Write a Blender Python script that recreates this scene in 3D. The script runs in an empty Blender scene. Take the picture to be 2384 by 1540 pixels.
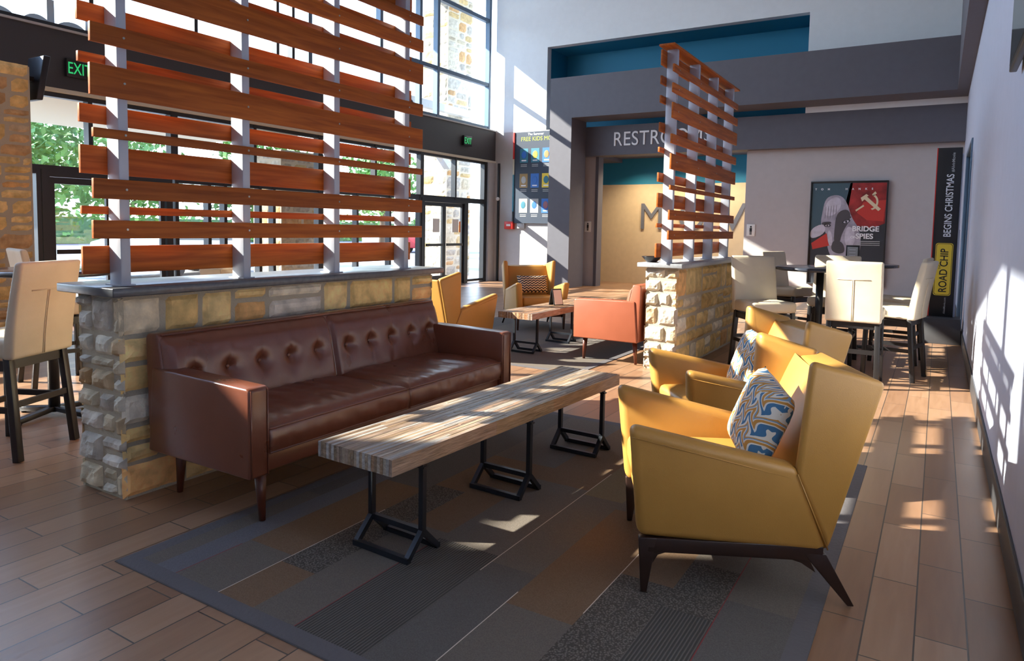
import bpy, bmesh, math, random
from math import sin, cos, pi, radians, sqrt, atan2
from mathutils import Vector, Matrix, noise

# ------------------------------------------------------------------ camera
sc = bpy.context.scene
COL = sc.collection
W_PX, H_PX = 2384.0, 1540.0
F_PX = 1627.66
YAW, PITCH, ROLL = -0.54626, -0.07158, -0.01835
cam_d = bpy.data.cameras.new('camera')
cam = bpy.data.objects.new('camera', cam_d)
COL.objects.link(cam)
cam_d.sensor_fit = 'HORIZONTAL'
cam_d.sensor_width = 36.0
cam_d.lens = 36.0 * F_PX / W_PX
cam_d.shift_y = -122.9 / W_PX
cam_d.clip_start = 0.05
cam_d.clip_end = 400
fwd = Vector((sin(YAW) * cos(PITCH), cos(YAW) * cos(PITCH), sin(PITCH)))
rt = Vector((cos(YAW), -sin(YAW), 0))
dn = fwd.cross(rt)
r2 = cos(ROLL) * rt + sin(ROLL) * dn
d2 = -sin(ROLL) * rt + cos(ROLL) * dn
M = Matrix((r2, -d2, -fwd)).transposed().to_4x4()
M.translation = Vector((0, 0, 1.42))
cam.matrix_world = M
sc.camera = cam

# ------------------------------------------------------------------ light
vs = sc.view_settings
vs.view_transform = 'Standard'
vs.look = 'None'
vs.exposure = 1.36
vs.gamma = 1.0
vs.use_curve_mapping = False
sc.cycles.max_bounces = 8
sc.cycles.diffuse_bounces = 5
sc.cycles.glossy_bounces = 4
sc.cycles.transparent_max_bounces = 16
sc.cycles.sample_clamp_indirect = 6
sc.cycles.caustics_reflective = False
sc.cycles.caustics_refractive = False
try:
    sc.cycles.use_denoising = True
    sc.cycles.denoiser = 'OPENIMAGEDENOISE'
except Exception:
    pass

SUN = Vector((1, 0.55, -0.635)).normalized()
sd = bpy.data.lights.new('sun', 'SUN')
sd.energy = 9.0
sd.angle = radians(0.5)
sd.color = (1.0, 0.93, 0.80)
so = bpy.data.objects.new('sun', sd)
COL.objects.link(so)
so.rotation_euler = SUN.to_track_quat('-Z', 'Y').to_euler()
so.location = (-20, -10, 15)

world = bpy.data.worlds.new('sky')
sc.world = world
world.use_nodes = True
wn = world.node_tree
wn.nodes.clear()
out = wn.nodes.new('ShaderNodeOutputWorld')
bg = wn.nodes.new('ShaderNodeBackground')
tc = wn.nodes.new('ShaderNodeTexCoord')
sx = wn.nodes.new('ShaderNodeSeparateXYZ')
rp = wn.nodes.new('ShaderNodeValToRGB')
rp.color_ramp.elements[0].position = 0.0
rp.color_ramp.elements[0].color = (0.74, 0.87, 1.0, 1)
rp.color_ramp.elements[1].position = 0.75
rp.color_ramp.elements[1].color = (0.30, 0.50, 0.95, 1)
wn.links.new(tc.outputs['Generated'], sx.inputs[0])
wn.links.new(sx.outputs['Z'], rp.inputs[0])
wn.links.new(rp.outputs[0], bg.inputs[0])
bg.inputs[1].default_value = 3.0
wn.links.new(bg.outputs[0], out.inputs[0])

# ------------------------------------------------------------------ materials
MATS = {}
def mat(name, color=(0.5, 0.5, 0.5), rough=0.5, metal=0.0, spec=0.5, noise_amt=0.0, noise_scale=8.0,
        bump=0.0, bump_scale=60.0, emit=None, coat=0.0):
    if name in MATS:
        return MATS[name]
    m = bpy.data.materials.new(name)
    m.use_nodes = True
    nt = m.node_tree
    b = nt.nodes['Principled BSDF']
    c = (color[0], color[1], color[2], 1)
    b.inputs['Base Color'].default_value = c
    b.inputs['Roughness'].default_value = rough
    b.inputs['Metallic'].default_value = metal
    b.inputs['Specular IOR Level'].default_value = spec
    if coat:
        b.inputs['Coat Weight'].default_value = coat
        b.inputs['Coat Roughness'].default_value = 0.2
    if emit:
        b.inputs['Emission Color'].default_value = (*emit[:3], 1)
        b.inputs['Emission Strength'].default_value = emit[3]
    if noise_amt:
        t = nt.nodes.new('ShaderNodeTexCoord')
        n = nt.nodes.new('ShaderNodeTexNoise')
        n.inputs['Scale'].default_value = noise_scale
        n.inputs['Detail'].default_value = 5
        nt.links.new(t.outputs['Object'], n.inputs['Vector'])
        r = nt.nodes.new('ShaderNodeMapRange')
        r.inputs['From Min'].default_value = 0.25
        r.inputs['From Max'].default_value = 0.75
        r.inputs['To Min'].default_value = 1 - noise_amt
        r.inputs['To Max'].default_value = 1 + noise_amt
        nt.links.new(n.outputs['Fac'], r.inputs[0])
        v = nt.nodes.new('ShaderNodeVectorMath'); v.operation = 'SCALE'
        v.inputs[0].default_value = color
        nt.links.new(r.outputs[0], v.inputs['Scale'])
        nt.links.new(v.outputs[0], b.inputs['Base Color'])
    if bump:
        t = nt.nodes.new('ShaderNodeTexCoord')
        n = nt.nodes.new('ShaderNodeTexNoise')
        n.inputs['Scale'].default_value = bump_scale
        n.inputs['Detail'].default_value = 4
        nt.links.new(t.outputs['Object'], n.inputs['Vector'])
        bp = nt.nodes.new('ShaderNodeBump')
        bp.inputs['Strength'].default_value = bump
        bp.inputs['Distance'].default_value = 0.01
        nt.links.new(n.outputs['Fac'], bp.inputs['Height'])
        nt.links.new(bp.outputs[0], b.inputs['Normal'])
    MATS[name] = m
    return m

def attr_mat(name, rough=0.8, bump=0.4, bump_scale=40, noise_amt=0.25, noise_scale=14, stretch=None, spec=0.4):
    m = bpy.data.materials.new(name)
    m.use_nodes = True
    nt = m.node_tree
    b = nt.nodes['Principled BSDF']
    b.inputs['Roughness'].default_value = rough
    b.inputs['Specular IOR Level'].default_value = spec
    a = nt.nodes.new('ShaderNodeVertexColor'); a.layer_name = 'col'
    t = nt.nodes.new('ShaderNodeTexCoord')
    mp = nt.nodes.new('ShaderNodeMapping')
    if stretch:
        mp.inputs['Scale'].default_value = stretch
    nt.links.new(t.outputs['Object'], mp.inputs[0])
    n = nt.nodes.new('ShaderNodeTexNoise')
    n.inputs['Scale'].default_value = noise_scale
    n.inputs['Detail'].default_value = 6
    nt.links.new(mp.outputs[0], n.inputs['Vector'])
    r = nt.nodes.new('ShaderNodeMapRange')
    r.inputs['From Min'].default_value = 0.3
    r.inputs['From Max'].default_value = 0.7
    r.inputs['To Min'].default_value = 1 - noise_amt
    r.inputs['To Max'].default_value = 1 + noise_amt
    nt.links.new(n.outputs['Fac'], r.inputs[0])
    v = nt.nodes.new('ShaderNodeVectorMath'); v.operation = 'SCALE'
    nt.links.new(a.outputs['Color'], v.inputs[0])
    nt.links.new(r.outputs[0], v.inputs['Scale'])
    nt.links.new(v.outputs[0], b.inputs['Base Color'])
    n2 = nt.nodes.new('ShaderNodeTexNoise')
    n2.inputs['Scale'].default_value = bump_scale
    n2.inputs['Detail'].default_value = 6
    nt.links.new(mp.outputs[0], n2.inputs['Vector'])
    bp = nt.nodes.new('ShaderNodeBump')
    bp.inputs['Strength'].default_value = bump
    bp.inputs['Distance'].default_value = 0.012
    nt.links.new(n2.outputs['Fac'], bp.inputs['Height'])
    nt.links.new(bp.outputs[0], b.inputs['Normal'])
    MATS[name] = m
    return m

def wood_mat(name, c1, c2, rough=0.35, scale=(1, 1, 1), axis_scale=30, var=0.0, spec=0.5):
    """streaky wood grain along the object's Y axis"""
    m = bpy.data.materials.new(name)
    m.use_nodes = True
    nt = m.node_tree
    b = nt.nodes['Principled BSDF']
    b.inputs['Roughness'].default_value = rough
    b.inputs['Specular IOR Level'].default_value = spec
    t = nt.nodes.new('ShaderNodeTexCoord')
    mp = nt.nodes.new('ShaderNodeMapping'); mp.inputs['Scale'].default_value = scale
    nt.links.new(t.outputs['Object'], mp.inputs[0])
    n = nt.nodes.new('ShaderNodeTexNoise')
    n.inputs['Scale'].default_value = axis_scale
    n.inputs['Detail'].default_value = 6
    n.inputs['Distortion'].default_value = 0.6
    nt.links.new(mp.outputs[0], n.inputs['Vector'])
    r = nt.nodes.new('ShaderNodeValToRGB')
    r.color_ramp.elements[0].position = 0.3; r.color_ramp.elements[0].color = (*c1, 1)
    r.color_ramp.elements[1].position = 0.72; r.color_ramp.elements[1].color = (*c2, 1)
    nt.links.new(n.outputs['Fac'], r.inputs[0])
    last = r.outputs[0]
    if var:
        oi = nt.nodes.new('ShaderNodeObjectInfo')
        h = nt.nodes.new('ShaderNodeMapRange')
        h.inputs['To Min'].default_value = 1 - var; h.inputs['To Max'].default_value = 1 + var
        nt.links.new(oi.outputs['Random'], h.inputs[0])
        v = nt.nodes.new('ShaderNodeVectorMath'); v.operation = 'SCALE'
        nt.links.new(last, v.inputs[0]); nt.links.new(h.outputs[0], v.inputs['Scale'])
        last = v.outputs[0]
    nt.links.new(last, b.inputs['Base Color'])
    bp = nt.nodes.new('ShaderNodeBump'); bp.inputs['Strength'].default_value = 0.15
    nt.links.new(n.outputs['Fac'], bp.inputs['Height'])
    nt.links.new(bp.outputs[0], b.inputs['Normal'])
    MATS[name] = m
    return m

def leather_mat(name, c, rough=0.38, crease=0.25, crease_scale=5.0, spec=0.5):
    m = bpy.data.materials.new(name)
    m.use_nodes = True
    nt = m.node_tree
    b = nt.nodes['Principled BSDF']
    b.inputs['Specular IOR Level'].default_value = spec
    t = nt.nodes.new('ShaderNodeTexCoord')
    n = nt.nodes.new('ShaderNodeTexNoise'); n.inputs['Scale'].default_value = 4; n.inputs['Detail'].default_value = 6
    nt.links.new(t.outputs['Object'], n.inputs['Vector'])
    r = nt.nodes.new('ShaderNodeValToRGB')
    r.color_ramp.elements[0].position = 0.3; r.color_ramp.elements[0].color = (c[0]*0.92, c[1]*0.91, c[2]*0.9, 1)
    r.color_ramp.elements[1].position = 0.7; r.color_ramp.elements[1].color = (c[0]*1.06, c[1]*1.06, c[2]*1.08, 1)
    nt.links.new(n.outputs['Fac'], r.inputs[0])
    nt.links.new(r.outputs[0], b.inputs['Base Color'])
    mr = nt.nodes.new('ShaderNodeMapRange')
    mr.inputs['To Min'].default_value = rough - 0.03; mr.inputs['To Max'].default_value = rough + 0.04
    nt.links.new(n.outputs['Fac'], mr.inputs[0]); nt.links.new(mr.outputs[0], b.inputs['Roughness'])
    n2 = nt.nodes.new('ShaderNodeTexVoronoi'); n2.inputs['Scale'].default_value = 260
    nt.links.new(t.outputs['Object'], n2.inputs['Vector'])
    n3 = nt.nodes.new('ShaderNodeTexNoise'); n3.inputs['Scale'].default_value = crease_scale
    n3.inputs['Detail'].default_value = 3; n3.inputs['Distortion'].default_value = 1.2
    nt.links.new(t.outputs['Object'], n3.inputs['Vector'])
    b1 = nt.nodes.new('ShaderNodeBump'); b1.inputs['Strength'].default_value = 0.06; b1.inputs['Distance'].default_value = 0.004
    nt.links.new(n2.outputs['Distance'], b1.inputs['Height'])
    b2 = nt.nodes.new('ShaderNodeBump'); b2.inputs['Strength'].default_value = crease; b2.inputs['Distance'].default_value = 0.03
    nt.links.new(n3.outputs['Fac'], b2.inputs['Height'])
    nt.links.new(b1.outputs[0], b2.inputs['Normal'])
    nt.links.new(b2.outputs[0], b.inputs['Normal'])
    MATS[name] = m
    return m

def glass_mat():
    m = bpy.data.materials.new('window glass')
    m.use_nodes = True
    nt = m.node_tree
    nt.nodes.clear()
    o = nt.nodes.new('ShaderNodeOutputMaterial')
    mx = nt.nodes.new('ShaderNodeMixShader')
    tr = nt.nodes.new('ShaderNodeBsdfTransparent'); tr.inputs[0].default_value = (0.97, 0.985, 0.985, 1)
    gl = nt.nodes.new('ShaderNodeBsdfGlossy'); gl.inputs['Roughness'].default_value = 0.02
    mx.inputs[0].default_value = 0.05
    nt.links.new(tr.outputs[0], mx.inputs[1]); nt.links.new(gl.outputs[0], mx.inputs[2])
    nt.links.new(mx.outputs[0], o.inputs[0])
    MATS['window glass'] = m
    return m

def plank_floor_mat():
    m = bpy.data.materials.new('wood look plank tile')
    m.use_nodes = True
    nt = m.node_tree
    b = nt.nodes['Principled BSDF']
    t = nt.nodes.new('ShaderNodeTexCoord')
    mp = nt.nodes.new('ShaderNodeMapping')
    mp.inputs['Rotation'].default_value = (0, 0, pi / 2)
    mp.inputs['Location'].default_value = (0.0, 0.0, 0)
    nt.links.new(t.outputs['Object'], mp.inputs[0])
    br = nt.nodes.new('ShaderNodeTexBrick')
    br.inputs['Scale'].default_value = 1.0
    br.inputs['Brick Width'].default_value = 0.64
    br.inputs['Row Height'].default_value = 0.16
    br.inputs['Mortar Size'].default_value = 0.003
    br.inputs['Mortar Smooth'].default_value = 0.1
    br.inputs['Bias'].default_value = 0.0
    br.offset = 0.37
    br.inputs['Color1'].default_value = (0, 0, 0, 1)
    br.inputs['Color2'].default_value = (1, 1, 1, 1)
    br.inputs['Mortar'].default_value = (0.5, 0.5, 0.5, 1)
    nt.links.new(mp.outputs[0], br.inputs['Vector'])
    mp2 = nt.nodes.new('ShaderNodeMapping'); mp2.inputs['Scale'].default_value = (14, 1.3, 1)
    nt.links.new(t.outputs['Object'], mp2.inputs[0])
    n = nt.nodes.new('ShaderNodeTexNoise'); n.inputs['Scale'].default_value = 2.2; n.inputs['Detail'].default_value = 7
    n.inputs['Distortion'].default_value = 0.5
    nt.links.new(mp2.outputs[0], n.inputs['Vector'])
    r = nt.nodes.new('ShaderNodeValToRGB')
    e = r.color_ramp.elements
    e[0].position = 0.0; e[0].color = FLOOR_C[0]
    e[1].position = 1.0; e[1].color = FLOOR_C[3]
    x = e.new(0.35); x.color = FLOOR_C[1]
    x = e.new(0.7); x.color = FLOOR_C[2]
    ad = nt.nodes.new('ShaderNodeMath'); ad.operation = 'MULTIPLY_ADD'
    ad.inputs[1].default_value = 0.55; ad.inputs[2].default_value = 0.0
    sep = nt.nodes.new('ShaderNodeSeparateColor')
    nt.links.new(br.outputs['Color'], sep.inputs[0])
    nt.links.new(sep.outputs[0], ad.inputs[0])
    a2 = nt.nodes.new('ShaderNodeMath'); a2.operation = 'MULTIPLY_ADD'
    a2.inputs[1].default_value = 0.5
    nt.links.new(n.outputs['Fac'], a2.inputs[0]); nt.links.new(ad.outputs[0], a2.inputs[2])
    nt.links.new(a2.outputs[0], r.inputs[0])
    mix = nt.nodes.new('ShaderNodeMix'); mix.data_type = 'RGBA'
    mix.inputs['B'].default_value = (0.07, 0.055, 0.045, 1)
    nt.links.new(br.outputs['Fac'], mix.inputs['Factor'])
    nt.links.new(r.outputs[0], mix.inputs['A'])
    nt.links.new(mix.outputs['Result'], b.inputs['Base Color'])
    mr = nt.nodes.new('ShaderNodeMapRange'); mr.inputs['To Min'].default_value = 0.24; mr.inputs['To Max'].default_value = 0.42
    nt.links.new(n.outputs['Fac'], mr.inputs[0]); nt.links.new(mr.outputs[0], b.inputs['Roughness'])
    bp = nt.nodes.new('ShaderNodeBump'); bp.inputs['Strength'].default_value = 0.5; bp.inputs['Distance'].default_value = 0.004
    bp.invert = True
    nt.links.new(br.outputs['Fac'], bp.inputs['Height'])
    bp2 = nt.nodes.new('ShaderNodeBump'); bp2.inputs['Strength'].default_value = 0.12; bp2.inputs['Distance'].default_value = 0.004
    nt.links.new(n.outputs['Fac'], bp2.inputs['Height']); nt.links.new(bp.outputs[0], bp2.inputs['Normal'])
    nt.links.new(bp2.outputs[0], b.inputs['Normal'])
    MATS['floor'] = m
    return m
FLOOR_C = [(0.18, 0.092, 0.050, 1), (0.27, 0.148, 0.085, 1), (0.35, 0.205, 0.122, 1), (0.42, 0.275, 0.185, 1)]

def carpet_mat(name, c, c2=None, mode='plain', scale=110):
    m = bpy.data.materials.new(name)
    m.use_nodes = True
    nt = m.node_tree
    b = nt.nodes['Principled BSDF']
    b.inputs['Roughness'].default_value = 0.9
    b.inputs['Specular IOR Level'].default_value = 0.15
    t = nt.nodes.new('ShaderNodeTexCoord')
    c2 = c2 or tuple(min(1, v * 1.5) for v in c)
    if mode == 'loop':
        v = nt.nodes.new('ShaderNodeTexVoronoi'); v.inputs['Scale'].default_value = scale
        o = v.outputs['Distance']
        lo, hi = 0.1, 0.6
    elif mode == 'lines':
        v = nt.nodes.new('ShaderNodeTexWave'); v.inputs['Scale'].default_value = scale * 0.13
        v.inputs['Distortion'].default_value = 0.6; v.inputs['Detail'].default_value = 2
        v.bands_direction = 'X'
        o = v.outputs['Fac']; lo, hi = 0.55, 0.8
    else:
        v = nt.nodes.new('ShaderNodeTexNoise'); v.inputs['Scale'].default_value = scale * 2
        v.inputs['Detail'].default_value = 3
        o = v.outputs['Fac']; lo, hi = 0.3, 0.8
    nt.links.new(t.outputs['Object'], v.inputs['Vector'])
    r = nt.nodes.new('ShaderNodeValToRGB')
    r.color_ramp.elements[0].position = lo; r.color_ramp.elements[1].position = hi
    a, bb = (c, c2) if mode != 'lines' else (c2, c)
    if mode == 'loop': a, bb = c2, c
    r.color_ramp.elements[0].color = (*a, 1); r.color_ramp.elements[1].color = (*bb, 1)
    nt.links.new(o, r.inputs[0]); nt.links.new(r.outputs[0], b.inputs['Base Color'])
    bp = nt.nodes.new('ShaderNodeBump'); bp.inputs['Strength'].default_value = 0.5; bp.inputs['Distance'].default_value = 0.004
    nt.links.new(o, bp.inputs['Height']); nt.links.new(bp.outputs[0], b.inputs['Normal'])
    MATS[name] = m
    return m

def pillow_mat(name, kind):
    """ikat ogee or chevron weave in the pillow's own X (width) / Z (height)"""
    m = bpy.data.materials.new(name)
    m.use_nodes = True
    nt = m.node_tree
    b = nt.nodes['Principled BSDF']
    b.inputs['Roughness'].default_value = 0.85
    t = nt.nodes.new('ShaderNodeTexCoord')
    s = nt.nodes.new('ShaderNodeSeparateXYZ')
    nt.links.new(t.outputs['Object'], s.inputs[0])
    def mth(op, a=None, bb=None, c=None):
        q = nt.nodes.new('ShaderNodeMath'); q.operation = op
        for i, v in enumerate((a, bb, c)):
            if v is None: continue
            if isinstance(v, (int, float)): q.inputs[i].default_value = v
            else: nt.links.new(v, q.inputs[i])
        return q.outputs[0]
    X, Z = s.outputs['X'], s.outputs['Z']
    tri = mth('PINGPONG', X, 0.028 if kind == 'chevron' else 0.045)
    if kind == 'chevron':
        ph = mth('MULTIPLY_ADD', tri, 0.8, Z)
        st = mth('FRACT', mth('MULTIPLY', ph, 28.0))
        r = nt.nodes.new('ShaderNodeValToRGB'); r.color_ramp.interpolation = 'CONSTANT'
        e = r.color_ramp.elements
        e[0].position = 0; e[0].color = (0.02, 0.02, 0.035, 1)
        e[1].position = 0.55; e[1].color = (0.75, 0.55, 0.36, 1)
        nt.links.new(st, r.inputs[0])
        nt.links.new(r.outputs[0], b.inputs['Base Color'])
    else:
        col = mth('FLOOR', mth('DIVIDE', X, 0.09))
        wob = mth('MULTIPLY', mth('SINE', mth('MULTIPLY', Z, 70.0)), 0.014)
        tri2 = mth('PINGPONG', mth('ADD', X, wob), 0.045)
        ph = mth('MULTIPLY_ADD', tri2, 1.3, Z)
        st = mth('FRACT', mth('MULTIPLY', ph, 10.5))
        r = nt.nodes.new('ShaderNodeValToRGB'); r.color_ramp.interpolation = 'CONSTANT'
        e = r.color_ramp.elements
        wht = (0.78, 0.76, 0.68, 1); blu = (0.06, 0.19, 0.36, 1); org = (0.60, 0.29, 0.06, 1); lb = (0.22, 0.36, 0.52, 1)
        e[0].position = 0; e[0].color = wht
        e[1].position = 0.18; e[1].color = blu
        for p_, c_ in ((0.40, wht), (0.50, org), (0.72, wht), (0.80, lb), (0.9, org)):
            x = e.new(p_); x.color = c_
        nt.links.new(st, r.inputs[0])
        dst = nt.nodes.new('ShaderNodeTexVoronoi'); dst.inputs['Scale'].default_value = 17
        nt.links.new(t.outputs['Object'], dst.inputs['Vector'])
        r2_ = nt.nodes.new('ShaderNodeValToRGB'); r2_.color_ramp.interpolation = 'CONSTANT'
        r2_.color_ramp.elements[0].position = 0; r2_.color_ramp.elements[0].color = (1, 1, 1, 1)
        r2_.color_ramp.elements[1].position = 0.22; r2_.color_ramp.elements[1].color = (0, 0, 0, 1)
        nt.links.new(dst.outputs['Distance'], r2_.inputs[0])
        mx = nt.nodes.new('ShaderNodeMix'); mx.data_type = 'RGBA'
        mx.inputs['B'].default_value = wht
        nt.links.new(r2_.outputs[0], mx.inputs['Factor']); nt.links.new(r.outputs[0], mx.inputs['A'])
        nt.links.new(mx.outputs['Result'], b.inputs['Base Color'])
    MATS[name] = m
    return m

glass_mat()
plank_floor_mat()
attr_mat('limestone blocks', rough=0.85, bump=0.7, bump_scale=26, noise_amt=0.28, noise_scale=11)
attr_mat('reclaimed wood strips', rough=0.27, bump=0.5, bump_scale=12, noise_amt=0.3, noise_scale=6, stretch=(8, 1, 8), spec=0.5)
mat('mortar', (0.46, 0.40, 0.30), 0.95, bump=0.5, bump_scale=90)
mat('dark stone cap', (0.10, 0.105, 0.115), 0.28, noise_amt=0.2, noise_scale=30)
mat('grey stone cap', (0.30, 0.31, 0.33), 0.35, noise_amt=0.15, noise_scale=30)
wood_mat('stained mahogany slat', (0.27, 0.062, 0.010), (0.52, 0.14, 0.020), rough=0.5, scale=(16, 0.9, 16), axis_scale=2.2, var=0.22, spec=0.25)
mat('brushed aluminium post', (0.50, 0.53, 0.60), 0.45, metal=0.1, spec=0.5)
mat('steel screw', (0.45, 0.42, 0.38), 0.35, metal=0.9)
leather_mat('brown leather', (0.18, 0.056, 0.030), rough=0.28, crease=0.05, crease_scale=5, spec=0.75)
leather_mat('rust leather', (0.31, 0.085, 0.040), rough=0.42, crease=0.05)
leather_mat('mustard leather', (0.48, 0.245, 0.052), rough=0.42, crease=0.04)
leather_mat('cream leather', (0.62, 0.54, 0.40), rough=0.5, crease=0.06)
mat('dark walnut', (0.030, 0.014, 0.010), 0.38, noise_amt=0.3)
mat('cherry leg wood', (0.10, 0.025, 0.012), 0.35, noise_amt=0.2)
mat('black lacquered wood', (0.012, 0.011, 0.012), 0.35)
mat('blackened steel', (0.018, 0.022, 0.030), 0.38, metal=0.3)
mat('black metal', (0.012, 0.012, 0.014), 0.4)
mat('polished black table', (0.03, 0.035, 0.05), 0.14)
mat('white wall paint', (0.76, 0.80, 0.84), 0.8, noise_amt=0.02)
mat('pale blue wall paint', (0.50, 0.54, 0.66), 0.6, noise_amt=0.03)
mat('grey wall paint', (0.47, 0.44, 0.44), 0.7, noise_amt=0.03)
mat('light grey wall paint', (0.50, 0.50, 0.50), 0.7, noise_amt=0.03)
mat('charcoal paint', (0.105, 0.105, 0.13), 0.6, noise_amt=0.05)
mat('teal paint', (0.012, 0.20, 0.34), 0.6)
mat('tan wall paint', (0.62, 0.49, 0.31), 0.7, noise_amt=0.05)
mat('dark fascia', (0.045, 0.045, 0.050), 0.55)
mat('dark bronze frame', (0.030, 0.035, 0.042), 0.4, metal=0.2)
mat('blue grey frame', (0.10, 0.16, 0.24), 0.4, metal=0.2)
mat('dark baseboard', (0.05, 0.05, 0.055), 0.45)
mat('ceiling paint', (0.70, 0.70, 0.72), 0.8)
mat('soffit cream', (0.62, 0.58, 0.46), 0.8)
mat('concrete paving', (0.30, 0.29, 0.28), 0.9, noise_amt=0.08, noise_scale=2)
mat('asphalt', (0.15, 0.15, 0.16), 0.9, noise_amt=0.1)
mat('white lettering', (0.85, 0.87, 0.90), 0.5)
mat('channel letter grey', (0.50, 0.56, 0.62), 0.5)
mat('dark lettering', (0.16, 0.17, 0.20), 0.5, metal=0.3)
mat('exit green', (0.02, 0.25, 0.08), 0.5, emit=(0.03, 0.7, 0.2, 0.28))
mat('lamp lens', (1, .9, .75), .5, emit=(1.0, .82, .6, 6.0))
mat('alarm red', (0.65, 0.03, 0.02), 0.4)
mat('grey plastic', (0.45, 0.46, 0.46), 0.5)
mat('paper white', (0.82, 0.82, 0.80), 0.6)
mat('screen glass', (0.01, 0.03, 0.025), 0.06)
mat('tree bark', (0.09, 0.06, 0.04), 0.9)
mat('green leaves', (0.10, 0.22, 0.035), 0.6, noise_amt=0.4, noise_scale=1.2)
mat('grass', (0.14, 0.24, 0.06), 0.9, noise_amt=0.2)
mat('hedge leaves', (0.05, 0.11, 0.03), 0.7, noise_amt=0.3)
mat('car white', (0.75, 0.76, 0.78), 0.2)
mat('car red', (0.45, 0.02, 0.03), 0.2)
mat('car glass', (0.02, 0.03, 0.04), 0.05)
mat('tyre', (0.02, 0.02, 0.02), 0.8)
mat('rug border', (0.11, 0.10, 0.105), 0.9, bump=0.3)
mat('rug red binding', (0.20, 0.11, 0.10), 0.9)
carpet_mat('carpet grey', (0.124, 0.104, 0.088), (0.182, 0.156, 0.130))
carpet_mat('carpet charcoal', (0.098, 0.088, 0.081), (0.150, 0.137, 0.124))
carpet_mat('carpet brown', (0.156, 0.098, 0.058), (0.221, 0.143, 0.091))
carpet_mat('carpet olive', (0.169, 0.130, 0.078), (0.234, 0.182, 0.117))
carpet_mat('carpet blue grey', (0.125, 0.12, 0.132), (0.175, 0.17, 0.185))
carpet_mat('carpet loop', (0.075, 0.065, 0.056), (0.21, 0.185, 0.155), mode='loop', scale=120)
carpet_mat('carpet pinstripe', (0.13, 0.115, 0.10), (0.065, 0.06, 0.055), mode='lines', scale=190)
mat('carpet white line', (0.60, 0.50, 0.42), 0.9)
mat('carpet red line', (0.22, 0.035, 0.035), 0.9)
pillow_mat('ikat fabric', 'ikat')
pillow_mat('chevron fabric', 'chevron')

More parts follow.
